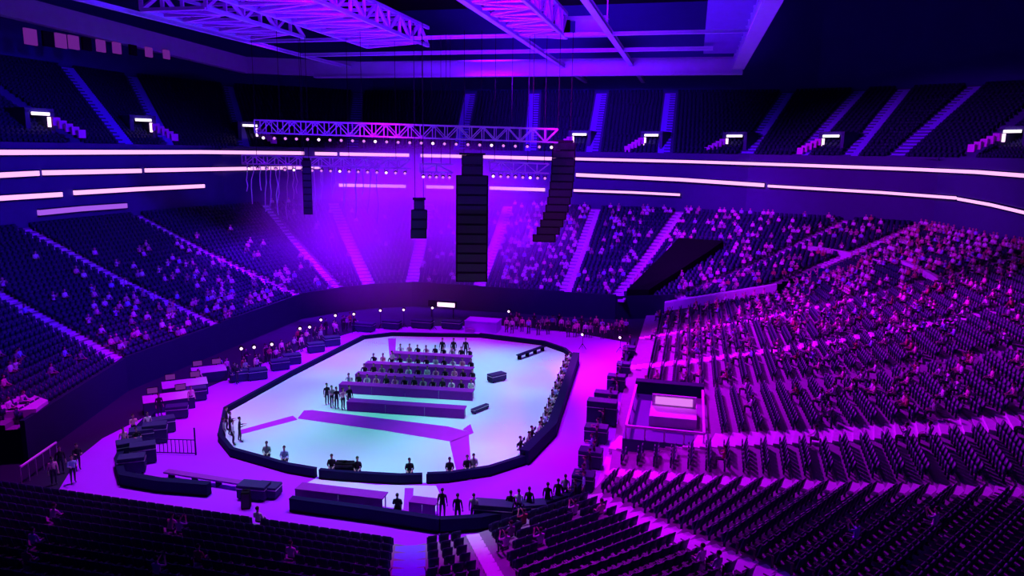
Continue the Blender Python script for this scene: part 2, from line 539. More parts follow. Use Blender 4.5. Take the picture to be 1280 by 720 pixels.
# far right rims: glowing parapets of the corner entrances
def parapet(pts, h, th, label, m='stair'):
    b = MB()
    b.wallstrip(pts, h, th)
    return tag(b.build('parapet', M[m]), label, 'parapet')
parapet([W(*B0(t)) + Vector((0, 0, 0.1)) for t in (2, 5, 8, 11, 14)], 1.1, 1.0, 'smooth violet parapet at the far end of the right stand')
def on_stand(px, py, rads, rows):
    """first hit of a pixel's line of sight with a stand's slope (found by stepping down the ray)"""
    best = None
    d = ray(px, py)
    for s in np.arange(15, 140, 0.25):
        p = EYE + d * float(s)
        u, v = UV(p)
        for a, c in zip(rads[:-1], rads[1:]):
            for k in range(0, rows):
                a0, a1, c0, c1 = a(k), a(k + 1), c(k), c(k + 1)
                zz = a0[2]
                if p.z < max(a0[2], c0[2]) + 0.1 and p.z > min(a0[2], c0[2]) - 1.5:
                    poly = [a0, c0, c1, a1]
                    sg = 0
                    ok = True
                    for i in range(4):
                        x0, y0, _ = poly[i]
                        x1, y1, _ = poly[(i + 1) % 4]
                        cr = (x1 - x0) * (v - y0) - (y1 - y0) * (u - x0)
                        if abs(cr) < 1e-9:
                            continue
                        if sg == 0:
                            sg = 1 if cr > 0 else -1
                        elif (cr > 0) != (sg > 0):
                            ok = False
                            break
                    if ok:
                        return p
    return None
def rim(pxs, label, h=0.7, th=0.5):
    pts = [on_stand(x, y, [B0, B1, BC, BC2, BD], RB) or on_stand(x, y, Aall[9:], RA) for x, y in pxs]
    pts = [p for p in pts if p is not None]
    if len(pts) > 1:
        parapet([p - Vector((0, 0, 0.2)) for p in pts], h, th, label)
rim([(1010, 312), (1040, 316), (1075, 323), (1104, 332)], 'bright pink curved rim of an entrance high in the right stand')
rim([(1128, 331), (1145, 338), (1152, 343)], 'short pink rim beside the curved entrance rim')
rim([(838, 311), (862, 312), (889, 314)], 'thin violet rim above the shaded tunnel mouth in the far right corner')
rim([(1156, 343), (1168, 350), (1178, 357)], 'lowest short pink rim in the upper right stand')

t = thing('handrail', 'violet handrail sloping at the near left corner', 'rail', at(25, 584, 1.2))
o0 = at(25, 584, 1.2)
b = MB(); b.bar((0, 0, 0), at(70, 553, 1.2) - o0, 0.16, n=6); b.build('rail', M['stair'], t)
for k in range(6):
    q = (at(70, 553, 1.2) - o0) * (k / 5)
    b = MB(); b.bar(q, q - Vector((0, 0, 1.2)), 0.06, n=6); b.build('post', M['metal'], t)
b = MB(); b.slab([at(x, y, 3.1) for x, y in ((-15, 493), (40, 493), (60, 500), (45, 511), (-15, 517))], 0.5)
tag(b.build('landing', M['stair']), 'pale lit landing at the foot of the left stand, left edge', 'landing')
# ------------------------------------------------------------------ fascia with LED ribbons
def offset_line(line, d):
    out = []
    for (u, v) in line:
        L = math.hypot(u, v)
        out.append((u + d * u / L, v + d * v / L))
    return out
FASC = TOP_A
b = MB()
b.wallstrip([W(u, v, 11.0) for u, v in offset_line(FASC, 0.8)], 9.2, 0.8)
tag(struct(b.build('trim_fascia', M['fascia'])), 'dark tiered balcony front carrying the light ribbons', 'balcony front')
# recessed club levels between the ribbons
def ribbon(pix, label, th=0.5, m='ribbon'):
    pts = []
    for i in range(len(pix) - 1):
        (x0, y0), (x1, y1) = pix[i], pix[i + 1]
        n = max(1, int(abs(x1 - x0) / 25))
        for k in range(n):
            pts.append((x0 + (x1 - x0) * k / n, y0 + (y1 - y0) * k / n))
    pts.append(pix[-1])
    P = [on_line(x, y, FASC) for x, y in pts]
    P = [p for p in P if p is not None]
    t = thing('led_ribbon', label, 'light', P[0])
    o0 = P[0]
    hh = [th for p in P]
    b = MB()
    b.wallstrip([p - o0 - Vector((0, 0, th / 2)) for p in P], th, 0.3)
    b.build('light_strip', M[m], t)
    c = MB()
    c.wallstrip([p - o0 - Vector((0, 0, th / 2 + 0.12)) for p in P], 0.10, 0.5)
    c.wallstrip([p - o0 + Vector((0, 0, th / 2 + 0.02)) for p in P], 0.10, 0.5)
    c.build('housing', M['dark'], t)
    return t
ribbon([(-260, 191.5), (-20, 190.5), (250, 190), (380, 191.5)], 'top light ribbon on the left, long and pinkish white')
ribbon([(394, 192), (421, 192.5)], 'shortest piece of the top light ribbon above the left cables')
ribbon([(425, 192.5), (511, 194)], 'piece of the top light ribbon left of the small hanging speaker')
ribbon([(526, 194.5), (583, 195.5)], 'piece of the top light ribbon touching the big speaker array')
ribbon([(604, 196), (695, 198.5)], 'piece of the top light ribbon between the two big speaker arrays')
ribbon([(717, 198.5), (860, 202), (1000, 206.5), (1140, 211.5), (1220, 215), (1300, 221)], 'top light ribbon on the right, sweeping over the right stand', th=0.40)
ribbon([(-260, 237), (-20, 220), (48, 216.5)], 'middle light ribbon at the far left edge', m='ribbon')
ribbon([(54, 216), (176, 213.5)], 'middle light ribbon piece second from the left edge')
ribbon([(182, 213), (400, 209)], 'middle light ribbon running into the hanging cables', th=0.48)
ribbon([(720, 218.5), (850, 224.5), (955, 231.5)], 'middle light ribbon right of the curved speaker array')
ribbon([(960, 232.5), (1100, 240.5), (1195, 247.5)], 'middle light ribbon over the right stand', th=0.34)
ribbon([(1198, 248.5), (1240, 256), (1300, 270)], 'steep last piece of the light ribbon at the right edge', th=0.34)
ribbon([(-260, 270), (-20, 249), (77, 243)], 'lowest light ribbon at the far left edge', th=0.48)
ribbon([(93, 241), (170, 236.5), (255, 232.5)], 'lowest light ribbon piece ending above the left stand', th=0.48)
ribbon([(424, 231.5), (507, 233)], 'lowest light ribbon piece above the hazy far corner', th=0.48)
ribbon([(533, 233.5), (567, 234.2)], 'short lowest light ribbon piece left of the big speaker array', th=0.48)
ribbon([(612, 235), (681, 237.2)], 'lowest light ribbon piece between the two big speaker arrays', th=0.48)
ribbon([(717, 238), (790, 240.5), (850, 243.5)], 'lowest light ribbon piece right of the curved speaker array', th=0.34)
ribbon([(48, 266), (100, 261), (158, 257)], 'dim violet light band under the lowest ribbon on the left', th=0.55, m='ribbon_dim')

# ------------------------------------------------------------------ upper deck
RU = 24
def radU(bx, by, tx, ty):
    """aisle of the upper deck seen from foot (bx, by) to head (tx, ty)"""
    return None
UP_BASE = offset_line(FASC, 1.6)
UP_TOP = offset_line(FASC, 25)
def upr(px_b, px_t):
    b = on_line(px_b, 180, UP_BASE)
    t = on_line(px_t, 120, UP_TOP)
    (bu, bv), (tu_, tv_) = UV(b), UV(t)
    return Radial([(0, bu, bv, 19.9), (RU, tu_, tv_, 30.6)])
aisles_u = [(-150, -330), (100, -70), (160, 85), (210, 165), (305, 285), (440, 448), (573, 588), (663, 668), (740, 752), (830, 838), (932, 985), (1000, 1075), (1062, 1130), (1118, 1218), (1210, 1330), (1330, 1500)]
UPR = [upr(a, c) for a, c in aisles_u]
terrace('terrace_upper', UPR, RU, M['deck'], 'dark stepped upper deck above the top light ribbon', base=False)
lab = ['violet upper deck stair aisle beside the second lit portal from the left', None]
ul = {2: 'dim blue upper deck stair left of the second lit portal', 3: 'dim blue upper deck stair right of the second lit portal', 4: 'dim blue upper deck stair over the left end of the light truss',
      5: 'dim blue upper deck stair above the middle of the light truss', 6: 'dim blue upper deck stair behind the big speaker chains', 7: 'dim blue upper deck stair above the right half of the light truss',
      8: 'blue upper deck stair right of the curved array', 9: 'blue upper deck stair beside the second portal right of the arrays', 10: 'slanting blue upper deck stair by the third portal right of the arrays',
      11: 'slanting blue upper deck stair by the fourth portal right of the arrays', 12: 'slanting blue upper deck stair just right of the fourth portal', 13: 'faint slanting upper deck stair far on the right'}
for k, l in ul.items():
    stairs(UPR[k], RU, l, w=1.8, m='stair_blue_lit')
for i, (a, c) in enumerate(zip(UPR[:-1], UPR[1:])):
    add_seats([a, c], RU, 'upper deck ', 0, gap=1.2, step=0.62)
# back wall and soffit of the upper deck
b = MB()
b.wallstrip([W(u, v, 30.0) for u, v in offset_line(FASC, 25.5)], 16.0, 0.8)
tag(struct(b.build('wall_back', M['navy'])), 'dark wall behind the top of the upper deck', 'wall')
b = MB()
b.slab([W(-80, -95, 46.0), W(-80, 105, 46.0), W(100, 105, 46.0), W(100, -95, 46.0)], 0.5)
tag(struct(b.build('ceiling', M['roof'])), 'dark roof deck above the trusses', 'ceiling')

# lit portals in the upper deck
def portal(px, py, w_px, h_px, label, side=0):
    p = on_line(px, py + h_px, offset_line(FASC, 5))
    u, v = UV(p)
    zz = p.z
    dep = p.y
    w, h = w_px * dep / FPX, h_px * dep / FPX
    d = Vector((EYE.x - p.x, EYE.y - p.y, 0)).normalized()
    # face the arena's middle
    c = W(5, 0) - p
    c.z = 0
    c.normalize()
    t = thing('exit_portal', label, 'doorway', p, facing(c))
    m = MB()
    m.box((-w / 2 - 0.25, 1.5, h / 2), (0.5, 4.0, h + 0.4))
    m.box((w / 2 + 0.25, 1.5, h / 2), (0.5, 4.0, h + 0.4))
    m.box((0, 1.5, h + 0.25), (w + 1.0, 4.0, 0.5))
    m.build('surround', M['fascia'], t)
    k = MB()
    k.box((0, -0.62, h - 0.1), (w * 0.85, 0.2, 0.32))
    k.build('light_tube', M['portal_light'], t)
    s = MB()
    s.box((side * w * 0.40, -0.60, h * 0.52), (0.28, 0.2, h * 0.55))
    s.build('side_light', M['lens_hot'], t)
    r = MB()
    for j in range(5):
        r.box((side * (w * 0.55 + 0.35 * j), -1.2 - 0.5 * j, h * 0.55 - 0.32 * j), (0.9, 0.25, 0.9))
    r.build('side_rail', M['pinkrail'], t)
    return t
portal(48, 142, 26, 22, 'lit exit portal furthest left in the upper deck', 1)
portal(178, 150, 22, 20, 'lit exit portal second from the left in the upper deck', 1)
portal(312, 157, 20, 18, 'lit exit portal at the left end of the light truss', 1)
portal(725, 168, 20, 16, 'lit exit portal beside the curved speaker array', -1)
portal(815, 169, 20, 17, 'lit exit portal second to the right of the curved array', -1)
portal(919, 170, 23, 18, 'lit exit portal third to the right of the curved array', -1)
portal(1040, 170, 24, 18, 'lit exit portal fourth to the right of the curved array', -1)
portal(1268, 164, 26, 18, 'lit exit portal at the right edge of the upper deck', -1)

# ------------------------------------------------------------------ roof steel
ZR = 32.0
def lattice(b, P, Q, depth, width, bay, r=0.16, n=4):
    """web members of a box truss from P to Q (bottom line), depth upward"""
    P, Q = Vector(P), Vector(Q)
    d = (Q - P)
    L = d.length
    d.normalize()
    s = Vector((-d.y, d.x, 0)) * width / 2
    upv = Vector((0, 0, depth))
    m = max(1, int(L / bay))
    for i in range(m):
        a, c = P + d * (L * i / m), P + d * (L * (i + 1) / m)
        for sd in (s, -s):
            b.bar(a + sd, c + sd + upv, r, n=n) if i % 2 == 0 else b.bar(a + sd + upv, c + sd, r, n=n)
            b.bar(a + sd, a + sd + upv, r, n=n)
        b.bar(a + s, a - s, r, n=n)
        b.bar(a + s, c - s, r, n=n) if i % 2 == 0 else b.bar(a - s, c + s, r, n=n)
        b.bar(a + s + upv, a - s + upv, r, n=n)
def chords(b, P, Q, depth, width, w):
    P, Q = Vector(P), Vector(Q)
    d = (Q - P).normalized()
    s = Vector((-d.y, d.x, 0)) * width / 2
    upv = Vector((0, 0, depth))
    for sd in (s, -s):
        for k in (Vector((0, 0, 0)), upv):
            b.bar(P + sd + k, Q + sd + k, w)
def roof_truss(v, u0, u1, label, depth=3.6, width=2.2, chord=0.5):
    t = thing('roof_truss', label, 'truss', W(0, v, ZR))
    o0 = W(0, v, ZR)
    b = MB()
    chords(b, W(u0, v, ZR) - o0, W(u1, v, ZR) - o0, depth, width, chord)
    b.build('chord', M['beam'], t)
    b = MB()
    lattice(b, W(u0, v, ZR) - o0, W(u1, v, ZR) - o0, depth, width, 2.8, 0.30)
    b.build('lattice', M['truss_paint'], t)
    return t
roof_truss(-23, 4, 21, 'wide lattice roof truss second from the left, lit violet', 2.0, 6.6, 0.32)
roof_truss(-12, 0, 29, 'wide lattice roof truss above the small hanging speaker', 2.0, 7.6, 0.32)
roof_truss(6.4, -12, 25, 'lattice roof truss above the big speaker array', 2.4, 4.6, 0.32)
def beam(p, q, w, h, label, name='roof_beam'):
    b = MB()
    p, q = Vector(p), Vector(q)
    o0 = (p + q) / 2
    b.bar(p - o0, q - o0, w, h)
    # flanges make it an I shape
    b.bar(p - o0 + Vector((0, 0, h / 2)), q - o0 + Vector((0, 0, h / 2)), w * 1.5, h * 0.12)
    b.bar(p - o0 - Vector((0, 0, h / 2)), q - o0 - Vector((0, 0, h / 2)), w * 1.5, h * 0.12)
    o = b.build(name, M['beam'], None, o0)
    return tag(o, label, 'beam')
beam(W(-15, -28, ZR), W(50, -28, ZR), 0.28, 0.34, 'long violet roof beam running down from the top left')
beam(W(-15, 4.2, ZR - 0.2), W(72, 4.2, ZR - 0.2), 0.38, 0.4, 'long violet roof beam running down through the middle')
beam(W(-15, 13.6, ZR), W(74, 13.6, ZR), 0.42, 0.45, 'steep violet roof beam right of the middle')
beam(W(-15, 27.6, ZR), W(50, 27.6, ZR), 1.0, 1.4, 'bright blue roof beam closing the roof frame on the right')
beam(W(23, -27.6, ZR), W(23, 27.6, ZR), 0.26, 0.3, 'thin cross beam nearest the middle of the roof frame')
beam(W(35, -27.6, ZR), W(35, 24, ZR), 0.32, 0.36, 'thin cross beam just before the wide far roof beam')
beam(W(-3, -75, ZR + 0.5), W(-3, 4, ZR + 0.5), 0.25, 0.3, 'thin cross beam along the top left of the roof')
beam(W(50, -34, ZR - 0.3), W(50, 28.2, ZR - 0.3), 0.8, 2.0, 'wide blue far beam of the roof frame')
# hanging curtain panels and catwalk along the right roof beam
b = MB()
vs, n = [], 34
for k in range(n):
    u = -12 + k * 1.7
    z = ZR + (0.9 if k % 2 else 0.35)
    for v in (23.0, 26.9):
        vs.append(W(u, v, z))
        vs.append(W(u, v, z + 0.12))
fs = []
for k in range(n - 1):
    a, c = 4 * k, 4 * k + 4
    fs += [(a, c, c + 2, a + 2), (a + 1, a + 3, c + 3, c + 1), (a, a + 1, c + 1, c), (a + 2, c + 2, c + 3, a + 3)]
fs += [(0, 2, 3, 1), (4 * n - 4, 4 * n - 3, 4 * n - 1, 4 * n - 2)]
b.add(vs, fs)
tag(b.build('acoustic_panel', M['soffit']), 'folded violet soffit panel along the right roof beam', 'panel')
# service platform with dark opening
p = on_depth(706, 34, 92)
t = thing('roof_platform', 'violet roof platform with a dark square hatch', 'platform', p, RZ)
b = MB()
b.box((0, 0, 0.95), (10.4, 1.2, 0.35)); b.box((0, 0, -0.95), (10.4, 1.2, 0.35)); b.box((-3.4, 0.2, 0), (3.4, 0.8, 1.7)); b.box((3.2, 0.2, 0), (3.8, 0.8, 1.7))
b.build('panel', M['beam'], t)
b = MB(); b.box((-0.4, 0, 0), (2.0, 0.9, 1.5)); b.build('hatch', M['black'], t)
b = MB(); b.bar((-5, 0, 1.0), (-5, 0, 6), 0.15); b.bar((5, 0, 1.0), (5, 0, 6), 0.15); b.build('hanger', M['metal'], t)
# press box band above the left upper deck
t = thing('press_box', 'blue press box band with lit openings high on the left', 'press box', W(20, -52, 36))
o0 = W(20, -52, 36)
b = MB()
b.wallstrip([W(-5, -52, 34.4) - o0, W(50, -46, 31.4) - o0, W(56, -30, 31.2) - o0], 2.4, 1.2)
b.build('wall', M['beam'], t)
for k, x in enumerate((38, 60, 76, 92, 108, 126, 146, 166, 186, 208)):
    p = on_line(x, 46 + 0.13 * (x - 38), [(-5, -51.2), (50, -45.2)])
    q = p - o0
    c = MB(); c.box((q.x, q.y, q.z), (0.3, 1.5 - 0.05 * k, 1.7 - 0.06 * k), RZ)
    c.build('opening', M['display'] if k % 3 != 1 else M['black'], t)

# ------------------------------------------------------------------ lighting trusses and hanging speakers
def light_truss(pa, pb, depth, label, n_l, glabel, group, drop=0.9):
    pa, pb = Vector(pa), Vector(pb)
    t = thing('lighting_truss', label, 'truss', (pa + pb) / 2)
    o0 = (pa + pb) / 2
    b = MB(); chords(b, pa - o0, pb - o0, depth, depth, 0.14); b.build('chord', M['metal'], t)
    b = MB(); lattice(b, pa - o0, pb - o0, depth, depth, 1.25, 0.09); b.build('lattice', M['metal'], t)
    for s in (0.08, 0.36, 0.64, 0.92):
        q = pa.lerp(pb, s) - o0 + Vector((0, 0, depth))
        c = MB(); c.bar(q, q + Vector((0, 0, ZR - pa.z - depth)), 0.06, n=6)
        c.build('hoist_chain', M['black'], t)
    for i in range(n_l):
        q = pa.lerp(pb, (i + 0.5) / n_l)
        lamp(q + Vector((0, 0, -0.05)), glabel, group, hot=(i * 7) % 5 == 0)
    return t
LAMP = []
def lamp(p, label, group, hot=False, s=1.0):
    key = 1 if hot else 0
    rz = facing(-Vector((p.x, p.y, 0)) + Vector((EYE.x, EYE.y, 0)))
    src = [x for x in LAMP if x[0] == (key, s)]
    if src:
        t = copy_tree(src[0][1])
        t.location = p; t.rotation_euler.z = rz
        tag(t, label, 'stage light', group)
        return t
    t = thing('stage_light', label, 'stage light', p, rz, group)
    b = MB()
    b.bar((-0.2 * s, 0, 0), (-0.2 * s, 0, -0.42 * s), 0.05 * s); b.bar((0.2 * s, 0, 0), (0.2 * s, 0, -0.42 * s), 0.05 * s); b.bar((-0.22 * s, 0, 0), (0.22 * s, 0, 0), 0.08 * s)
    b.build('yoke', M['black'], t)
    b = MB(); b.bar((0, 0.22 * s, -0.36 * s), (0, -0.22 * s, -0.46 * s), 0.36 * s, n=10); b.build('lamp_head', M['black'], t)
    b = MB(); b.bar((0, -0.22 * s, -0.46 * s), (0, -0.25 * s, -0.467 * s), 0.30 * s, n=10); b.build('lens', M['lens_hot'] if hot else M['lens'], t)
    LAMP.append(((key, s), t))
    return t
light_truss(on_depth(322, 166, 80), on_depth(697, 178, 76), 1.3, 'long metal lighting truss hung across the arena above the top ribbon', 26, 'small stage light under the long lighting truss', 'stage lights on the long truss')
light_truss(on_depth(305, 205, 87), on_depth(512, 211, 85), 1.0, 'lower lighting truss left of the big speaker array', 18, 'small stage light on the lower left truss', 'stage lights on the lower left truss')
light_truss(on_depth(525, 215, 82), on_depth(566, 216, 82), 0.9, 'short lower lighting truss beside the big speaker array', 5, 'small stage light on the short lower truss', 'stage lights on the short truss')
light_truss(on_depth(612, 214, 80), on_depth(686, 217, 80), 1.0, 'lower lighting truss between the two big speaker arrays', 8, 'small stage light on the lower truss between arrays', 'stage lights between the arrays')

def line_array(px, y_top, y_bot, w_px, dep, label, n, bend=0.0, narrow=0, wtop=None):
    """a column of speaker cabinets hung from the roof"""
    p0 = on_depth(px, y_top, dep)
    p1 = on_depth(px, y_bot, dep)
    H = p0.z - p1.z
    w = w_px * dep / FPX
    rz = facing(Vector((-p0.x, -p0.y, 0)) )
    t = thing('speaker_array', label, 'speaker', p0, rz)
    h = H / n
    z, yy, xx, ang = 0.0, 0.0, 0.0, 0.0
    for i in range(n):
        ww = w * (0.66 if i < narrow else 1.0)
        b = MB()
        # a trapezoid cabinet, wider at its front
        fx, bx_ = ww / 2, ww / 2 * 0.8
        dd = 0.75
        hh = h * 0.985
        tilt = math.sin(ang) * dd * 0.3
        vs = []
        for zz in (-hh, 0):
            vs += [(xx - fx, yy - dd / 2, z + zz + tilt), (xx + fx, yy - dd / 2, z + zz + tilt), (xx + bx_, yy + dd / 2, z + zz), (xx - bx_, yy + dd / 2, z + zz)]
        b.add(vs, [(3, 2, 1, 0), (4, 5, 6, 7), (0, 1, 5, 4), (1, 2, 6, 5), (2, 3, 7, 6), (3, 0, 4, 7)])
        cab = b.build('cabinet', M['black'], t)
        g = MB(); g.box((xx, yy - dd / 2 - 0.015 , z - hh / 2 + tilt), (ww * 0.9, 0.03, hh * 0.8)); g.build('grille', M['seat_frame'], cab)
        z -= h
        ang = bend * 2.0 * ((i + 1) / n) ** 2.2
        xx -= math.sin(ang) * h * 1.0 if bend else 0
    b = MB(); b.box((0, 0, 0.12), (w * 0.8, 0.7, 0.22)); b.build('fly_frame', M['black'], t)
    for s in (-0.26, 0.26):
        c = MB(); c.bar((s * w, 0, 0.2), (s * w, 0, ZR - p0.z), 0.07, n=6); c.build('hoist_chain', M['black'], t)
    return t
line_array(590.5, 194, 352, 40, 78, 'biggest black speaker array hanging straight over the middle of the arena', 13, narrow=2)
line_array(705, 178, 304, 29, 78, 'black speaker array on the right with its foot curving left', 13, bend=0.32)
line_array(524, 250, 298, 20, 74, 'small black speaker array of few cabinets left of the biggest one', 4, bend=0.05, narrow=1)
line_array(383, 200, 268, 11, 84, 'thin dark speaker array among the hanging cables on the left', 8)

# cables hanging beside the left speaker
for k in range(24):
    x = 310 + k * 6.9 + random.uniform(-3, 3)
    dep = 86.4 + random.uniform(-0.3, 0.3)
    p = on_depth(x, 204 + 0.03 * (x - 310), dep)
    q = on_depth(x + random.uniform(-3, 3), 236 + random.uniform(0, 45), dep)
    b = MB()
    pr = p
    n = 5
    for j in range(1, n + 1):
        nx = p.lerp(q, j / n) + Vector((random.uniform(-.15, .15), 0, 0))
        nx.z = p.z + (q.z - p.z) * j / n
        b.bar(pr - p, nx - p, 0.10, n=6); pr = nx
    tag(b.build('hanging_cable', M['metal'], None, p), 'thin cable hanging loose below the lighting truss on the left', 'cable', 'cables hanging on the left')

# ------------------------------------------------------------------ people
def skin_mesh(name, V, E, sub=1):
    me = bpy.data.meshes.new(name)
    keys = list(V)
    me.from_pydata([V[k][0] for k in keys], [], [])
    me.edges.add(len(E))
    me.edges.foreach_set('vertices', [i for e in E for i in (keys.index(e[0]), keys.index(e[1]))])
    me.update()
    o = bpy.data.objects.new(name, me)
    C.objects.link(o)
    md = o.modifiers.new('skin', 'SKIN')
    md.use_smooth_shade = True
    if not me.skin_vertices:
        with bpy.context.temp_override(object=o, active_object=o):
            pass
    sv = me.skin_vertices[0].data if me.skin_vertices else None
    if sv is None:
        me.attributes.new('x', 'FLOAT', 'POINT')
    for i, k in enumerate(keys):
        r = V[k][1]
        sv[i].radius = r if isinstance(r, tuple) else (r, r)
        sv[i].use_root = (k == 'pelvis')
    if sub:
        s = o.modifiers.new('sub', 'SUBSURF'); s.levels = sub; s.render_levels = sub
    dg = bpy.context.evaluated_depsgraph_get()
    dg.update()
    out = bpy.data.meshes.new_from_object(o.evaluated_get(dg))
    bpy.data.objects.remove(o)
    out.name = name
    return out
def limb(V, E, side, pts, prefix):
    prev = None
    for nm, co, r in pts:
        k = prefix + nm + side
        V[k] = (co, r)
        if prev: E.append((prev, k))
        prev = k
    return prev
def person_rig(pose, fingers=True):
    V, E = {}, []
    sit = pose.startswith('seated')
    z0 = 0.53 if sit else 0.95
    lean = {'seated_lap': 0.03, 'seated_forward': -0.16, 'seated_raised': 0.02, 'standing_relaxed': 0.0, 'standing_reach': -0.03}[pose]
    V['pelvis'] = ((0, 0, z0), (0.15, 0.11))
    V['waist'] = ((0, lean * 0.4, z0 + 0.19), (0.125, 0.10))
    V['chest'] = ((0, lean * 0.9, z0 + 0.39), (0.16, 0.115))
    V['collar'] = ((0, lean, z0 + 0.50), (0.075, 0.07))
    V['neck'] = ((0, lean * 1.1 - 0.01, z0 + 0.57), 0.052)
    V['jaw'] = ((0, lean * 1.15 - 0.03, z0 + 0.65), (0.066, 0.078))
    V['skull'] = ((0, lean * 1.15 - 0.01, z0 + 0.75), (0.078, 0.098))
    V['crown'] = ((0, lean * 1.15, z0 + 0.81), (0.05, 0.062))
    V['nose'] = ((0, lean * 1.15 - 0.125, z0 + 0.69), 0.012)
    E += [('pelvis', 'waist'), ('waist', 'chest'), ('chest', 'collar'), ('collar', 'neck'), ('neck', 'jaw'), ('jaw', 'skull'), ('skull', 'crown'), ('jaw', 'nose')]
    for s, nm in ((1, 'L'), (-1, 'R')):
        V['ear' + nm] = ((s * 0.095, lean * 1.15, z0 + 0.70), 0.012)
        E.append(('skull', 'ear' + nm))
        y0 = lean
        zs = z0 + 0.45
        sh = ((s * 0.19, y0, zs), 0.062)
        if pose == 'seated_lap':
            el, wr, pa = (s * 0.25, -0.03, zs - 0.27), (s * 0.14, -0.26, z0 + 0.13), (s * 0.12, -0.33, z0 + 0.12)
        elif pose == 'seated_forward':
            el, wr, pa = (s * 0.25, -0.26, zs - 0.24), (s * 0.13, -0.45, z0 + 0.13), (s * 0.10, -0.52, z0 + 0.12)
        elif pose == 'seated_raised':
            el, wr, pa = (s * 0.25, -0.20, zs - 0.12), (s * 0.12, -0.32, zs + 0.10), (s * 0.09, -0.35, zs + 0.17)
        elif pose == 'standing_relaxed':
            el, wr, pa = (s * 0.25, 0.02, zs - 0.29), (s * 0.26, -0.06, zs - 0.53), (s * 0.26, -0.08, zs - 0.60)
        else:
            el, wr, pa = (s * 0.25, -0.08, zs - 0.26), (s * 0.19, -0.32, zs - 0.20), (s * 0.17, -0.39, zs - 0.19)
        k = limb(V, E, nm, [('shoulder', *sh), ('elbow', el, 0.045), ('wrist', wr, 0.03), ('palm', pa, (0.036, 0.02))], '')
        E.append(('chest', 'shoulder' + nm))
        if fingers:
            d = (Vector(pa) - Vector(wr)).normalized()
            sx = d.cross(Vector((0, 0, 1)))
            if sx.length < 0.2: sx = Vector((1, 0, 0))
            sx.normalize()
            for i, ln in enumerate((0.075, 0.085, 0.08, 0.06)):
                b0 = Vector(pa) + d * 0.035 + sx * (0.024 * (i - 1.5))
                t0 = b0 + d * ln + Vector((0, 0, -0.02))
                V['f%d%s' % (i, nm)] = (tuple(b0), 0.009); V['g%d%s' % (i, nm)] = (tuple(t0), 0.008)
                E += [('palm' + nm, 'f%d%s' % (i, nm)), ('f%d%s' % (i, nm), 'g%d%s' % (i, nm))]
            t0 = Vector(pa) - sx * (s * 0.055) + d * 0.01
            V['th' + nm] = (tuple(t0), 0.010)
            E.append(('palm' + nm, 'th' + nm))
        if sit:
            pts = [('hip', (s * 0.10, -0.03, z0 - 0.01), 0.09), ('knee', (s * 0.13, -0.43, z0), 0.062), ('calf', (s * 0.13, -0.42, z0 - 0.2), 0.055), ('ankle', (s * 0.13, -0.40, 0.10), 0.042), ('toe', (s * 0.14, -0.56, 0.045), (0.042, 0.034))]
        else:
            st = 0.06 if pose == 'standing_reach' else 0.02
            pts = [('hip', (s * 0.10, 0, z0 - 0.05), 0.092), ('knee', (s * 0.11, -0.02 + s * st, 0.50), 0.062), ('calf', (s * 0.115, 0.01 + s * st, 0.32), 0.056), ('ankle', (s * 0.12, 0.02 + s * st * 1.5, 0.10), 0.042), ('toe', (s * 0.14, -0.13 + s * st * 1.5, 0.045), (0.042, 0.034))]
        limb(V, E, nm, pts, '')
        E.append(('pelvis', 'hip' + nm))
    return V, E, z0, lean
POSES = ['seated_lap', 'seated_forward', 'seated_raised', 'standing_relaxed', 'standing_reach']
BODY, HAIR, LOWBODY = {}, {}, {}
def colour_body(me, z0, lean, sit):
    mi = []
    for p in me.polygons:
        c = p.center
        if c.z > z0 + 0.53 and abs(c.x) < 0.14 and abs(c.y - lean * 1.1) < 0.16:
            k = 0
        elif c.z < 0.09:
            k = 3
        elif sit and (c.z < z0 + 0.04 and c.z < 0.6 or (c.z < z0 + 0.09 and c.y < -0.12 and abs(c.z - z0) < 0.08)):
            k = 2
        elif not sit and c.z < z0 + 0.05 and abs(c.x) < 0.215:
            k = 2
        elif (abs(c.x) > 0.235 and not sit and c.z < z0 - 0.02) or (sit and c.y < lean - 0.24 and c.z > z0 + 0.06) or (not sit and c.y < -0.27):
            k = 0
        else:
            k = 1
        mi.append(k)
    me.polygons.foreach_set('material_index', mi)
for ps_ in POSES:
    for fg, store in ((True, BODY), (False, LOWBODY)):
        V, E, z0, lean = person_rig(ps_, fg)
        me = skin_mesh('person_' + ps_, V, E, 1 if fg else 0)
        for x in ('skin', 'skin', 'trouser', 'shoe'):
            me.materials.append(M[x])
        colour_body(me, z0, lean, ps_.startswith('seated'))
        for c, sm in SHIRTS.items():
            m2 = me.copy()
            m2.materials[1] = sm
            store[(ps_, c)] = m2
    bm = bmesh.new()
    bmesh.ops.create_icosphere(bm, subdivisions=2, radius=1.0)
    hy, hz = lean * 1.15, z0 + 0.755
    for v in bm.verts:
        n = v.co.copy()
        v.co = Vector((n.x * 0.092, n.y * 0.112 + 0.012, n.z * 0.098 + 0.012))
    bmesh.ops.delete(bm, geom=[f for f in bm.faces if f.calc_center_median().z < -0.02 and f.calc_center_median().y < 0.03 or f.calc_center_median().z < -0.06 or (f.calc_center_median().y < -0.07 and f.calc_center_median().z < 0.05)], context='FACES')
    for v in bm.verts:
        v.co += Vector((0, hy, hz))
    hm = bpy.data.meshes.new('hair')
    bm.to_mesh(hm); bm.free()
    hm.materials.append(M['hair'])
    HAIR[ps_] = hm
NP = [0]
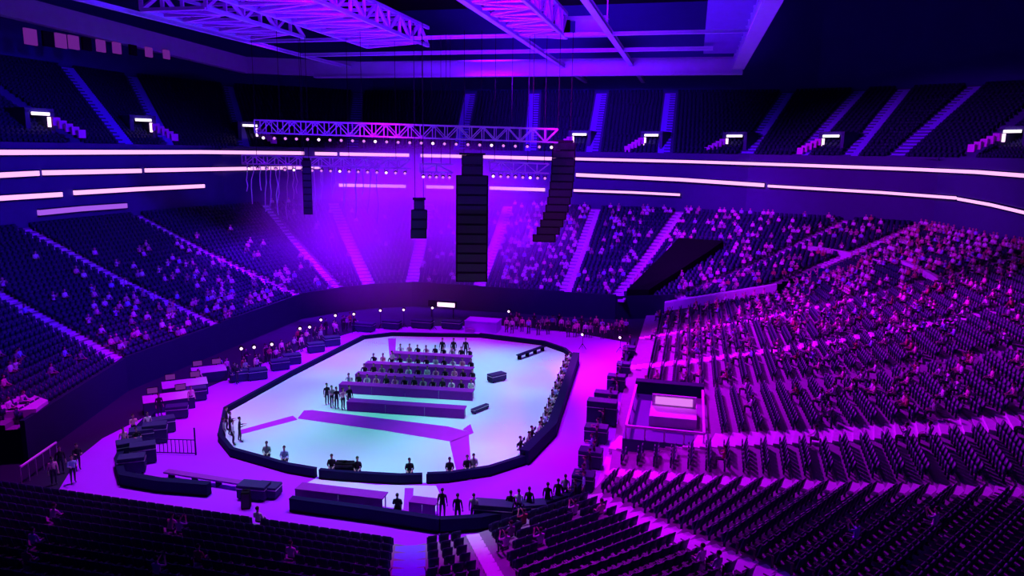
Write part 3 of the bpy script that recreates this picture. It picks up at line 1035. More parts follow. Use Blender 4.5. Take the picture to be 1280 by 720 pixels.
def person(p, d, pose, shirt, label, group=None, rzj=0.0, s=1.0):
    o = bpy.data.objects.new('person', BODY[(pose, shirt)])
    C.objects.link(o)
    o.location = p
    o.rotation_euler.z = facing(d) + rzj
    o.scale = (s, s, s)
    tag(o, label, 'person', group)
    h = bpy.data.objects.new('hair', HAIR[pose])
    C.objects.link(h)
    h.parent = o
    NP[0] += 1
    return o

# ------------------------------------------------------------------ rows of benches and performers on the white floor
def bench_row(pa, pb, label, h=0.74, depth=0.9, seat=False):
    a, b_ = at(*pa, 0.04), at(*pb, 0.04)
    d = b_ - a
    L = d.length
    rz = math.atan2(d.y, d.x)
    t = thing('long_table', label, 'table', (a + b_) / 2, rz)
    n = max(2, int(L / 2.4))
    b = MB(); b.box((0, 0, h - 0.03), (L, depth, 0.06)); b.build('tabletop', M['cloth'], t)
    b = MB()
    for k in range(n):
        x = -L / 2 + L * (k + 0.5) / n
        b.box((x, -depth / 2 + 0.015, h / 2 - 0.03), (L / n - 0.02, 0.03, h - 0.08))
    b.build('cloth_front', M['cloth'], t)
    for k in range(n + 1):
        x = -L / 2 + 0.1 + (L - 0.2) * k / n
        l = MB(); l.box((x, 0.25, h / 2 - 0.03), (0.06, 0.06, h - 0.06)); l.build('leg', M['metal'], t)
    return a, b_, rz, L
ROWS = [((492, 449), (590, 455), 'farthest short row table on the white floor, three dark figures at its right end', 'at the farthest table row', 0.85),
        ((458, 462), (592, 470), 'second long table from the far end of the white floor', 'at the second table from the far end', 0.95),
        ((446, 476), (594, 484), 'middle long table with people on the white floor', 'at the middle table', 1.0),
        ((426, 489), (592, 499), 'long table second from the camera on the white floor', 'at the table second from the camera', 1.0),
        ((436, 511), (582, 521), 'front long violet table nearest the camera on the white floor', 'at the front table', 0.0)]
shirts_perf = ['black', 'pink', 'black', 'white', 'black', 'black', 'pink', 'black', 'white', 'black', 'grey']
chair_proto = [None]
def chair(p, rz, label, group):
    if chair_proto[0] is None:
        t = thing('folding_chair', label, 'chair', p, rz, group)
        b = MB(); b.box((0, 0, 0.44), (0.44, 0.42, 0.03)); b.build('seat', M['black'], t, bevel=0.008)
        b = MB(); b.box((0, 0.21, 0.74), (0.42, 0.03, 0.24)); b.build('backrest', M['black'], t, bevel=0.008)
        for s in (-1, 1):
            b = MB(); b.bar((s * 0.2, -0.2, 0), (s * 0.2, 0.22, 0.86), 0.028, n=6); b.build('leg', M['metal'], t)
            b = MB(); b.bar((s * 0.18, 0.22, 0), (s * 0.18, -0.12, 0.44), 0.028, n=6); b.build('leg', M['metal'], t)
        chair_proto[0] = t
        return t
    t = copy_tree(chair_proto[0])
    t.location = p; t.rotation_euler.z = rz
    return tag(t, label, 'chair', group)
for (pa, pb, lb, where, dens) in ROWS:
    a, b_, rz, L = bench_row(pa, pb, lb)
    if dens == 0:
        continue
    d = (b_ - a).normalized()
    back = Vector((-d.y, d.x, 0))
    n = int(L / 0.8)
    for k in range(n):
        p = a + d * (L * (k + 0.5) / n) + back * 1.0
        p.z = 0.02
        sh = shirts_perf[(k * 3 + len(lb)) % len(shirts_perf)]
        chair(p, rz, 'black folding chair ' + where + ' on the white floor', 'chairs ' + where)
        person(p, -back, ['seated_forward', 'seated_lap', 'seated_forward'][k % 3], sh,
               'person in %s seated %s, white floor' % (sh, where), '%s tops %s' % (sh, where))
# cluster standing at the left end of the front table
for i, (x, y) in enumerate(((409, 506), (415, 509), (421, 511), (429, 512), (437, 509))):
    sh = ['black', 'grey', 'black', 'pink', 'black'][i]
    p = at(x, y, 0.02)
    person(p, Vector((0.6, -0.8, 0)), POSES[3 + i % 2], sh,
           ['leftmost standing person in black left of the front violet table', 'standing person in grey, second in the cluster left of the front table', 'standing person in black in the middle of the cluster left of the front table',
            'standing person in a pink top at the corner of the front table', 'standing person in black touching the left end of the front table'][i])
for i, x in enumerate((553, 567, 582)):
    p = at(x, 447, 0.02)
    person(p, Vector((-0.3, -1, 0)), 'standing_relaxed', 'black', ['left one of three dark people standing behind the farthest table', 'middle one of three dark people standing behind the farthest table', 'right one of three dark people standing behind the farthest table'][i], s=1.1)
# conductor figure lit white on the left of the rows
person(at(490, 462, 0.02), Vector((0.8, -0.6, 0)), 'standing_reach', 'white', 'person in a white top standing where the far violet carpet meets the tables')
# dark bench near the far right boards
a, b_ = at(647, 450, 0.03), at(680, 438, 0.03)
d = b_ - a
t = thing('bench', 'long dark bench standing alone near the far right of the white floor', 'bench', (a + b_) / 2, math.atan2(d.y, d.x))
L = d.length
b = MB(); b.box((0, 0, 0.46), (L, 0.45, 0.08)); b.build('seat', M['dark'], t)
for k in range(4):
    b = MB(); b.box((-L / 2 + 0.3 + (L - 0.6) * k / 3, 0, 0.21), (0.1, 0.4, 0.42)); b.build('leg', M['black'], t)
def case(p, rz, size, label, group=None, lid=True, wheels=True):
    t = thing('flight_case', label, 'case', p, rz, group)
    w, dd, h = size
    b = MB(); b.box((0, 0, 0.1 + (h - 0.1) * 0.36), (w, dd, (h - 0.1) * 0.72)); b.build('body', M['case'], t, bevel=0.02)
    b = MB(); b.box((0, 0, 0.1 + (h - 0.1) * 0.865), (w * 1.01, dd * 1.01, (h - 0.1) * 0.25)); b.build('lid', M['case'], t, bevel=0.02)
    b = MB(); b.box((0, 0, 0.1 + (h - 0.1) * 0.73), (w * 1.03, dd * 1.03, 0.04)); b.build('edge_trim', M['chrome'], t)
    for sx in (-1, 1):
        for sy in (-1, 1):
            b = MB(); b.bar((sx * w * 0.4 - 0.03, sy * dd * 0.38, 0.055), (sx * w * 0.4 + 0.03, sy * dd * 0.38, 0.055), 0.11, n=8); b.build('caster', M['black'], t)
    return t
case(at(621, 476, 0.02), 0.7, (1.6, 0.8, 0.7), 'low violet case alone on the white floor right of the tables')
case(at(600, 514, 0.02), 0.9, (1.8, 0.35, 0.4), 'narrow grey case lying on the white floor by the runner')

# people seated behind the inner boards
def along(pix, n, t0=0.03, t1=0.97):
    pts = [at(x, y, 0.02) for x, y in pix]
    Ls = [(q - p).length for p, q in zip(pts[:-1], pts[1:])]
    T = sum(Ls)
    for i in range(n):
        s = (t0 + (t1 - t0) * (i + 0.5) / n) * T
        for L, p, q in zip(Ls, pts[:-1], pts[1:]):
            if s <= L:
                yield p.lerp(q, s / L), (q - p).normalized()
                break
            s -= L
for i, (p, d) in enumerate(along([(655, 581), (690, 545), (714, 472), (720, 453)], 22)):
    inn = Vector((-d.y, d.x, 0))
    sh = ['black', 'grey', 'black', 'white', 'black', 'pale blue'][i % 6]
    q = p + inn * 0.75
    chair(q, facing(-inn), 'black folding chair along the right rink boards', 'chairs along the right rink boards')
    person(q, -inn, ['seated_lap', 'seated_forward'][i % 2], sh, 'person in a %s top seated inside the right rink boards' % sh, '%s tops inside the right boards' % sh)
for i, (x, y, sh, lb) in enumerate(((415, 594, 'black', 'person in black seated behind the near boards, left of the black monitor pair'), (447, 597, 'black', 'person in black seated behind the near boards, right of the black monitor pair'),
                                  (512, 599, 'black', 'dark person seated alone behind the middle of the near boards'), (562, 598, 'black', 'dark person seated just left of the runner at the near boards'),
                                  (584, 595, 'black', 'dark person seated just right of the runner at the near boards'), (592, 593, 'grey', 'person in grey seated second right of the runner at the near boards'),
                                  (334, 577, 'grey', 'person in grey seated behind the boards near the left rink corner'), (356, 583, 'pale blue', 'person in pale blue seated behind the boards near the left rink corner'))):
    p = at(x, y, 0.02)
    chair(p, PI * 0.05, ['black folding chair behind the near boards just left of the two monitors', 'black folding chair behind the near boards just right of the two monitors', 'black folding chair standing alone behind the middle of the near boards', 'black folding chair just left of the runner at the near boards', 'black folding chair just right of the runner at the near boards', 'black folding chair second right of the runner at the near boards', 'black folding chair nearest the left rink corner', 'black folding chair second from the left rink corner'][i], None)
    person(p, Vector((0.1, -1, 0)), 'seated_lap', sh, lb)
def monitor(p, rz, label, w=0.75, h=1.0, group=None):
    t = thing('loudspeaker', label, 'speaker', p, rz, group)
    b = MB(); b.box((0, 0, h / 2), (w, 0.6, h), taper=0.9); b.build('cabinet', M['black'], t, bevel=0.03)
    b = MB(); b.box((0, -0.29, h / 2), (w * 0.82, 0.03, h * 0.82)); b.build('grille', M['seat_frame'], t)
    b = MB(); b.box((0, 0, h + 0.02), (0.25, 0.05, 0.05)); b.build('handle', M['black'], t)
    return t
monitor(at(427, 596, 0.02), 0, 'left one of two black monitors behind the near boards')
monitor(at(436, 596.5, 0.02), 0, 'right one of two black monitors behind the near boards')
for i, (x, y) in enumerate(((281, 553), (288, 545), (292, 556), (300, 552), (284, 538))):
    sh = ['grey', 'black', 'white', 'black', 'black'][i]
    p = at(x, y, 0.02)
    person(p, Vector((1, 0.3, 0)), POSES[3 + i % 2], sh, ['person in grey standing at the very left rink corner', 'person in black standing behind the left rink corner', 'person in white standing inside the left rink corner',
           'person in black standing nearest the white floor at the left rink corner', 'person in black standing furthest up the left rink corner'][i])

# ---- tables and things by the near outer boards
def plain_table(pa, pb, label, w=1.0, h=0.78):
    return bench_row(pa, pb, label, h=h, depth=w)
plain_table((374, 626), (482, 639), 'long violet table behind the near outer boards', 0.9, 0.95)
plain_table((514, 641), (547, 645), 'short violet table behind the near outer boards, right of the strip', 0.8, 0.85)
def standing(x, y, d, sh, label, pose='standing_relaxed', group=None):
    return person(at(x, y, 0.01), Vector(d), pose, sh, label, group)
chair(at(497, 645, 0.01), 0, 'folding chair between the two violet near tables', None)
person(at(497, 645, 0.01), Vector((0, 1, 0)), 'seated_lap', 'black', 'dark person seated between the two violet near tables')
for i, (x, y, sh) in enumerate(((553, 649, 'black'), (572, 656, 'black'), (592, 656, 'grey'), (638, 652, 'black'), (648, 650, 'white'), (661, 647, 'black'), (684, 641, 'black'), (697, 636, 'black'), (706, 630, 'grey'))):
    wh = ['right beside the short violet near table', 'alone behind the bend of the near outer boards', 'left of the dark case at the near outer boards', 'first right of the dark case at the near outer boards', 'second right of the dark case at the near outer boards',
          'third right of the dark case at the near outer boards', 'where the near outer boards start to rise right', 'next to the last at the near right boards corner', 'last at the near right boards corner'][i]
    standing(x, y - 1, (0.2, 1, 0), sh, 'person in %s standing %s' % (sh, wh))
case(at(617, 653, 0.01), -0.12, (2.1, 0.9, 1.2), 'wide dark case behind the near outer boards')
case(at(667, 646, 0.01), 0.2, (1.3, 0.8, 0.9), 'smaller dark case behind the rising near outer boards')
# left of the pale light spill
t = thing('bench', 'long low violet bench slanting over the left magenta floor', 'bench', at(272, 606, 0), 0)
a, b_ = at(208, 597, 0), at(342, 618, 0)
d = b_ - a; L = d.length
t.location = (a + b_) / 2; t.rotation_euler.z = math.atan2(d.y, d.x)
b = MB(); b.box((0, 0, 0.42), (L, 0.5, 0.1)); b.build('seat', M['cloth'], t)
for k in range(5):
    b = MB(); b.box((-L / 2 + 0.4 + (L - 0.8) * k / 4, 0, 0.18), (0.1, 0.45, 0.37)); b.build('leg', M['dark'], t)
case(at(318, 622, 0), -0.15, (1.7, 0.9, 0.9), 'dark case at the right end of the slanting violet bench')
case(at(336, 620, 0), -0.15, (1.3, 0.9, 0.75), 'low dark case tucked under the right end of the slanting bench')
monitor(at(308, 634, 0), 0.2, 'small black loudspeaker standing on the magenta floor before the dark cases', 0.5, 1.0)
# crowd-control rail on the left
t = thing('crowd_rail', 'small metal crowd rail on the left magenta floor', 'rail', at(215, 568, 0), -0.03)
b = MB()
for k in range(13):
    b.bar((-1.6 + 3.2 * k / 12, 0, 0.1), (-1.6 + 3.2 * k / 12, 0, 1.05), 0.035)
b.build('baluster', M['case'], t)
b = MB(); b.bar((-1.65, 0, 1.05), (1.65, 0, 1.05), 0.05); b.bar((-1.65, 0, 0.12), (1.65, 0, 0.12), 0.05); b.build('rail', M['case'], t)
b = MB(); b.bar((1.6, 0, 0), (1.6, 0, 1.9), 0.08); b.build('post', M['case'], t)
# mixing desks on the left
def desk(p, rz, label, w=3.2):
    t = thing('mixing_desk', label, 'desk', p, rz)
    b = MB(); b.box((0, 0, 0.45), (w, 1.1, 0.9)); b.build('base', M['case'], t, bevel=0.03)
    b = MB()
    b.add([(-w / 2, -0.55, 0.92), (w / 2, -0.55, 0.92), (w / 2, 0.5, 1.22), (-w / 2, 0.5, 1.22), (-w / 2, 0.5, 0.9), (w / 2, 0.5, 0.9)], [(0, 1, 2, 3), (3, 2, 5, 4), (0, 3, 4), (1, 5, 2), (0, 4, 5, 1)])
    b.build('control_panel', M['metal'], t)
    for k in (-0.3, 0.25):
        c = MB(); c.box((k * w, 0.5, 1.55), (0.8, 0.06, 0.5)); sc = c.build('monitor', M['black'], t)
        c = MB(); c.box((k * w, 0.465, 1.55), (0.72, 0.01, 0.42)); c.build('display', M['display'], sc)
        c = MB(); c.bar((k * w, 0.5, 1.2), (k * w, 0.5, 1.35), 0.06); c.build('stand', M['black'], sc)
    return t
desk(at(212, 512, 0), 0.5, 'violet-lit mixing desk nearest the camera on the left', 3.6)
desk(at(232, 494, 0), 0.5, 'violet-lit mixing desk behind the nearest one on the left', 3.4)
desk(at(262, 476, 0), 0.5, 'violet-lit mixing desk furthest back on the left', 2.8)
i = 0
for (x, y, h) in ((166, 590, 1.1), (180, 578, 1.3), (163, 572, 1.2), (195, 553, 1.4), (178, 556, 1.2), (205, 540, 1.1), (222, 522, 1.0), (246, 500, 1.1)):
    case(at(x, y, 0), 0.35 + 0.1 * (i % 3), (1.5, 0.9, h), ['tall case at the bend of the left outer boards', 'tall case just right of the boards bend on the left', 'case against the left outer boards above the bend',
         'biggest case of the heap left of the crowd rail', 'case behind the left outer boards halfway back', 'case in front of the nearest mixing desk, left', 'case touching the nearest mixing desk', 'case between the first two mixing desks'][i])
    i += 1
for i, (x, y, sh, lb) in enumerate(((156, 566, 'pink', 'person in pink standing by the left outer boards'), (172, 566, 'black', 'person in black standing among the cases at the left boards'), (186, 545, 'white', 'person in white standing behind the cases on the left'),
                                   (168, 548, 'pink', 'person in pink standing at the back of the cases on the left'), (240, 510, 'pink', 'person in pink standing beside the nearest mixing desk'), (249, 487, 'pink', 'person in pink standing between the mixing desks'),
                                   (200, 520, 'black', 'person in black standing left of the nearest mixing desk'), (275, 470, 'pale blue', 'person in pale blue standing right of the furthest mixing desk'),
                                   (68, 606, 'pink', 'person in pink standing at the far left edge of the magenta floor'), (92, 604, 'pale blue', 'person in pale blue standing at the left edge of the magenta floor'), (77, 592, 'black', 'dark person standing at the left end of the magenta floor'),
                                   (98, 588, 'black', 'dark person standing behind the one in pale blue at far left'))):
    standing(x, y, (0.7, -0.7, 0), sh, lb, POSES[3 + i % 2])
# work lamps on stands along the back left and the far end
def stand_lamp(x, y, label, h=2.2, group=None):
    p = at(x, y, 0)
    t = thing('lamp_stand', label, 'lamp', p, facing(-p + W(-20, 0)), group)
    b = MB()
    for k in range(3):
        a = 2 * PI * k / 3
        b.bar((0.45 * math.cos(a), 0.45 * math.sin(a), 0), (0, 0, 0.55), 0.04)
    b.build('tripod', M['black'], t)
    b = MB(); b.bar((0, 0, 0.4), (0, 0, h), 0.05, n=6); b.build('pole', M['black'], t)
    b = MB(); b.bar((0, 0.12, h), (0, -0.14, h - 0.05), 0.42, n=10); b.build('lamp_head', M['black'], t)
    b = MB(); b.bar((0, -0.14, h - 0.05), (0, -0.17, h - 0.055), 0.27, n=10); b.build('lens', M['lens_hot'], t)
    return t
for i, (x, y) in enumerate(((303, 464), (319, 462), (341, 458), (376, 436), (388, 434), (402, 424), (420, 418), (443, 416), (476, 411), (505, 410))):
    stand_lamp(x, y, ['first', 'second', 'third', 'fourth', 'fifth', 'sixth', 'seventh', 'eighth', 'ninth', 'last'][i] + ' lamp on a stand from the mixing desks along the back left of the floor')
for i in range(34):
    s = i / 33
    x = 288 + 155 * s + random.uniform(-5, 5)
    y = 478 - 70 * s + random.uniform(-9, 7)
    sh = ['pink', 'black', 'black', 'grey', 'red', 'black', 'pink'][i % 7]
    p = at(x, y, 0)
    person(p, Vector((0.8, -0.5, 0)), POSES[3 + i % 2], sh, 'person in a %s top standing along the back left of the magenta floor' % sh, '%s tops along the back left' % sh)
for i, (x, y) in enumerate(((300, 476), (322, 474), (350, 462), (365, 455), (395, 440), (415, 432))):
    case(at(x, y, 0), 0.5, (1.6, 0.9, 1.0), ['nearest', 'second', 'third', 'fourth', 'fifth', 'furthest'][i] + ' case of the row along the back left boards')
# far end
t = thing('video_wall', 'small bright pinkish screen above the far end floor', 'screen', on_depth(553, 380, 88), RZ)
b = MB(); b.box((0, 0, 0), (3.6, 0.2, 0.75)); b.build('frame', M['black'], t)
b = MB(); b.box((0.5, -0.12, -0.05), (2.2, 0.04, 0.5)); b.build('display', M['lens_hot'], t)
b = MB(); b.bar((-1.4, 0, -0.3), (-1.4, 0, -on_depth(553, 380, 88).z), 0.1); b.bar((1.4, 0, -0.3), (1.4, 0, -on_depth(553, 380, 88).z), 0.1); b.build('leg', M['black'], t)
p = at(604, 413, 0)
t = thing('platform', 'plain magenta platform at the far end of the floor', 'platform', p, RZ)
b = MB(); b.box((0, 0, 0.6), (3.7, 2.2, 1.2)); b.build('body', M['carpet'], t)
b = MB(); b.box((0, 0, 1.23), (3.8, 2.3, 0.07)); b.build('top', M['carpet'], t)
b = MB(); b.box((-1.2, -1.3, 0.2), (1.0, 0.4, 0.4)); b.build('step', M['runner'], t)
for i, (x, y, w) in enumerate(((455, 414, 2.4), (490, 411, 2.0), (528, 410, 2.4), (565, 411, 2.2))):
    case(at(x, y, 0), RZ, (w, 1.0, 1.0), ['first', 'second', 'third', 'fourth'][i] + ' case from the left along the far end boards')
stand_lamp(541, 412, 'tall lamp on a stand before the bright far screen', 2.6)
for i in range(40):
    s = i / 39
    x = 632 + 150 * s + random.uniform(-3, 3)
    y = 414 + 9 * s + random.uniform(-8, 3)
    sh = ['pink', 'black', 'white', 'black', 'grey', 'black', 'pink', 'pale blue'][i % 8]
    person(at(x, y, 0), Vector((-0.2, -1, 0)), POSES[3 + i % 2], sh, 'person in a %s top standing at the far right end of the floor' % sh, '%s tops at the far right end' % sh)
stand_lamp(728, 436, 'bright lamp on a stand at the far right bend of the magenta floor', 1.6)
stand_lamp(775, 440, 'bright lamp on a stand beside the far end of the right stand', 1.6)
stand_lamp(636, 412, 'lamp on a stand just right of the magenta platform', 2.2)
# right side between floor and stand
i = 0
for (x, y, sx, h) in ((786, 446, 1.2, 1.1), (779, 470, 1.2, 1.3), (770, 488, 1.5, 1.4), (757, 512, 1.8, 1.5), (752, 530, 2.2, 1.9), (745, 552, 1.6, 1.2), (738, 583, 1.5, 1.2), (729, 612, 1.3, 1.1)):
    case(at(x, y, 0), -0.25, (sx, 1.0, h), ['furthest case along the right outer boards', 'second case from the far end along the right outer boards', 'third case from the far end along the right outer boards', 'wide case before the largest one at the right boards',
         'largest dark case at the right outer boards', 'case just nearer than the largest one at the right boards', 'second nearest case along the right outer boards', 'nearest case along the right outer boards'][i])
    i += 1
for i in range(20):
    s = i / 19
    x = 790 - 68 * s + random.uniform(-4, 4); y = 440 + 195 * s
    sh = ['black', 'grey', 'black', 'pale blue', 'black'][i % 5]
    standing(x, y, (-1, 0.1, 0), sh, 'person in a %s top standing along the right outer boards' % sh, POSES[3 + i % 2], '%s tops along the right boards' % sh)
# pale carpet strip between the boards and the right stand
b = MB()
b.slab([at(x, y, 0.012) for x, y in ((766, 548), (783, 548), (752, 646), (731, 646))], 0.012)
tag(b.build('carpet_runner', M['pale_floor']), 'pale pink carpet strip along the foot of the right stand', 'carpet')

# broadcast booth in the right stand
p = W(-3.6, 21.8, 0)
t = thing('camera_booth', 'violet framed booth with a bright window set in the right stand', 'booth', p, RZ)
b = MB(); b.box((0, 0, 0.75), (5.4, 11.0, 1.5)); b.build('platform', M['fascia'], t)
b = MB(); b.box((0, 4.6, 2.0), (5.2, 0.9, 1.0)); b.build('back_wall', M['dark'], t)
b = MB()
b.bar((-2.5, -5.3, 2.3), (2.5, -5.3, 2.3), 0.16); b.bar((-2.5, -5.3, 2.3), (-2.5, 3.8, 2.3), 0.16); b.bar((2.5, -5.3, 2.3), (2.5, 3.8, 2.3), 0.16)
for x in (-2.5, -1.25, 0, 1.25, 2.5): b.bar((x, -5.3, 1.5), (x, -5.3, 2.3), 0.1)
for y in (-2.5, 0.5, 3.5):
    for x in (-2.5, 2.5): b.bar((x, y, 1.5), (x, y, 2.3), 0.1)
b.build('rail', M['stair'], t)
b = MB(); b.box((0.45, -1.0, 1.85), (3.2, 3.2, 0.7)); b.build('desk', M['stair'], t)
b = MB(); b.box((0.45, -0.2, 2.6), (3.1, 0.14, 0.85)); sc = b.build('window_frame', M['stair'], t)
b = MB(); b.box((0.45, -0.29, 2.6), (2.6, 0.05, 0.55)); b.build('display', M['screen'], sc)


# ------------------------------------------------------------------ spectators
DENS = {'left near': 0.05, 'left second': 0.10, 'left third': 0.09, 'left fourth': 0.06, 'far left corner': 0.03, 'far first': 0.02, 'far second': 0.08, 'far third': 0.30, 'far fourth': 0.22, 'far right corner': 0.22,
        'right end': 0.22, 'right far': 0.22, 'right upper': 0.14, 'right middle': 0.10, 'corner upper': 0.03, 'corner middle': 0.012, 'corner lower': 0.04, 'near small': 0.03, 'near right': 0.02, 'near middle': 0.02, 'near left': 0.04}
PLACE = {'left near': 'in the near part of the left stand', 'left second': 'between the nearest two stair aisles of the left stand', 'left third': 'between the second and third stair aisles of the left stand', 'left fourth': 'in the hazy far part of the left stand',
         'far left corner': 'in the hazy far left corner', 'far first': 'in the haze of the far stand', 'far second': 'behind the biggest speaker array in the far stand', 'far third': 'under the curved speaker array in the far stand',
         'far fourth': 'in the right part of the far stand', 'far right corner': 'in the far right corner stand', 'right end': 'above the pink rim in the far right corner', 'right far': 'at the far end of the right stand', 'right upper': 'in the middle of the right stand',
         'right middle': 'above the booth in the right stand', 'corner upper': 'below the brightest aisle of the right stand', 'corner middle': 'in the near right corner rows', 'corner lower': 'in the lower rows of the near right corner', 'near small': 'in the small near block beside the violet aisle',
         'near right': 'in the near block left of the violet aisle', 'near middle': 'in the dark near left block', 'near left': 'in the near left corner'}
SIT = []
FREE = []
for i, (p, d, key, k) in enumerate(SEATS):
    q = proj(p)
    vis = q is not None and -30 < q[0] < 1310 and -20 < q[1] < 750
    base = [x for x in DENS if key.startswith(x)]
    if not vis and q is None:
        continue
    if base:
        dn = DENS[base[0]]
        if base[0].startswith('left'):
            dn *= 2.6 * max(0.0, 1 - k / 22)
        if base[0] in ('right far', 'right upper', 'right middle'):
            dn *= 0.5 + k / 18
        if vis and rng.random() < dn:
            SIT.append((q[2], p, d, base[0], k))
            continue
    FREE.append((q[2] if q else 999, vis, p, d, key, k))
SIT.sort(key=lambda x: x[0])
n_ind = max(0, 300 - NP[0])
mix = ['white', 'pale blue', 'white', 'pink', 'grey', 'white', 'pink', 'red']
crowd = []
vis_sit = [s for s in SIT]
for i, (dep, p, d, base, k) in enumerate(vis_sit):
    sh = mix[int(rng.integers(len(mix) - (2 if base.startswith(('left', 'far')) else 0)))]
    pose = ['seated_lap', 'seated_forward', 'seated_raised', 'seated_lap'][int(rng.integers(4))]
    q = Vector(p) + Vector((0, 0, 0.0))
    if i < n_ind:
        person(q, d, pose, sh, 'spectator in a %s top sitting %s' % (sh, PLACE[base]), '%s tops %s' % (sh, PLACE[base]))
    else:
        crowd.append((q, d, pose, sh))
print('people', NP[0], 'crowd', len(crowd), 'seats', len(FREE))
# all the rest of the crowd as one object
CM = ['skin', 'trouser', 'shoe', 'hair'] + list(SHIRTS)
vs, fs, mi = [], [], []
off = 0
for (q, d, pose, sh) in crowd:
    me = LOWBODY[(pose, sh)]
    n = len(me.vertices)
    co = np.empty(n * 3, dtype=np.float64); me.vertices.foreach_get('co', co); co = co.reshape(n, 3)
    a = facing(d) + float(rng.uniform(-0.4, 0.4))
    R = np.array([[math.cos(a), -math.sin(a), 0], [math.sin(a), math.cos(a), 0], [0, 0, 1]])
    vs.append(co @ R.T + np.array(q))
    for p in me.polygons:
        fs.append(tuple(v + off for v in p.vertices))
        mi.append({0: 0, 1: CM.index(sh), 2: 1, 3: 2}[p.material_index])
    off += n
if crowd:
    me = bpy.data.meshes.new('crowd')
    me.from_pydata(np.concatenate(vs).tolist(), [], fs)
    for x in CM: me.materials.append(M[x] if x in M else SHIRTS[x])
    me.polygons.foreach_set('material_index', mi)
    o = bpy.data.objects.new('crowd', me); C.objects.link(o)
    tag(o, 'far spectators scattered as small pale dots over the stands', 'crowd', None, 'stuff')

# ------------------------------------------------------------------ seats: the 300 that show largest one by one, the rest as one object
def seat_proto():
    t = thing('arena_seat', 'seat', 'seat')
    b = MB()
    for s in (-1, 1):
        b.box((s * 0.25, 0.04, 0.30), (0.04, 0.10, 0.60)); b.box((s * 0.25, -0.06, 0.61), (0.05, 0.34, 0.035)); b.box((s * 0.25, 0.02, 0.015), (0.06, 0.26, 0.03))
    b.box((0, 0.06, 0.33), (0.52, 0.05, 0.05))
    b.build('armrest_frame', M['seat_frame'], t)
    b = MB()
    prof = [(0.14, 0.36), (0.17, 0.52), (0.22, 0.70), (0.27, 0.86), (0.30, 0.90)]
    n = len(prof)
    rows_ = []
    for sgn in (0, 1):
        for (y, z) in prof:
            for x in (-0.225, -0.11, 0.11, 0.225):
                cv = 0.0 if abs(x) > 0.2 else 0.025
                rows_.append((x * (0.92 if z > 0.88 else 1), y + cv + 0.045 * sgn, z))
    fs = []
    for sgn in (0, 1):
        for r in range(n - 1):
            for c in range(3):
                i = sgn * n * 4 + r * 4 + c
                fs.append((i, i + 1, i + 5, i + 4))
    m = n * 4
    for r in range(n - 1):
        for c in (0, 3):
            i = r * 4 + c
            fs.append((i, i + 4, i + 4 + m, i + m))
    for c in range(3):
        for r in (0, n - 1):
            i = r * 4 + c
            fs.append((i, i + 1, i + 1 + m, i + m))
    b.add(rows_, fs)
    b.build('backrest', M['seat'], t)
    b = MB()   # tipped-up seat pan
    b.box((0, 0.05, 0.52), (0.44, 0.07, 0.36), taper=0.94)
    b.build('seat_pan', M['seat'], t, bevel=0.02)
    return t
blockname = {'near right block 0': 'left of the violet near aisle', 'near left block 0': 'of the near left corner block', 'near small block 0': 'right of the violet near aisle',
             'corner lower block 0': 'of the lower near right corner', 'corner middle block 0': 'of the middle near right corner', 'corner upper block 0': 'below the brightest magenta aisle'}
vis = sorted([x for x in FREE if x[1] and x[4] in blockname], key=lambda x: x[0])
pick = vis[:300]
picked = set(id(x) for x in pick)
proto = seat_proto()
first = True
for x in pick:
    dep, _, p, d, key, k = x
    o = proto if first else copy_tree(proto)
    first = False
    o.location = p
    o.rotation_euler.z = facing(d)
    w = ORD[k] if k < len(ORD) else 'high'
    tag(o, 'dark tip-up seat in the %s row %s' % (w, blockname[key]), 'seat', 'seats in the %s row %s' % (w, blockname[key]))
rest = [x for x in FREE if id(x) not in picked and (x[1] or x[0] < 150)]
P = np.array([tuple(x[2]) for x in rest])
A = np.array([facing(x[3]) for x in rest])
# back, tipped pan and two side frames in low detail
bb = MB()
bb.add([(-0.23, 0.14, 0.34), (0.23, 0.14, 0.34), (0.23, 0.20, 0.34), (-0.23, 0.20, 0.34), (-0.22, 0.28, 0.90), (0.22, 0.28, 0.90), (0.22, 0.33, 0.90), (-0.22, 0.33, 0.90)], [(3, 2, 1, 0), (4, 5, 6, 7), (0, 1, 5, 4), (1, 2, 6, 5), (2, 3, 7, 6), (3, 0, 4, 7)])
bb.box((0, 0.04, 0.52), (0.44, 0.08, 0.36))
bb.box((0, 0.06, 0.17), (0.08, 0.10, 0.34))
bv = np.array(bb.v); bf = np.array(bb.f); nb = len(bv)
ca, sa = np.cos(A), np.sin(A)
X = bv[None, :, 0] * ca[:, None] - bv[None, :, 1] * sa[:, None] + P[:, 0:1]
Y = bv[None, :, 0] * sa[:, None] + bv[None, :, 1] * ca[:, None] + P[:, 1:2]
Z = np.broadcast_to(bv[None, :, 2], X.shape) + P[:, 2:3]
co = np.stack([X, Y, Z], axis=2).reshape(-1)
N = len(rest)
fc = (bf[None] + (np.arange(N) * nb)[:, None, None]).reshape(-1).astype(np.int32)
me = bpy.data.meshes.new('seating')
me.vertices.add(N * nb); me.vertices.foreach_set('co', co)
me.loops.add(len(fc)); me.loops.foreach_set('vertex_index', fc)
me.polygons.add(N * len(bf)); me.polygons.foreach_set('loop_start', np.arange(0, len(fc), 4, dtype=np.int32)); me.polygons.foreach_set('loop_total', np.full(N * len(bf), 4, dtype=np.int32))
me.update(calc_edges=True); me.validate()
me.materials.append(M['seat'])
o = bpy.data.objects.new('seating', me); C.objects.link(o)
tag(o, 'rows of dark tip-up seats filling the rest of the stands', 'seats', None, 'stuff')


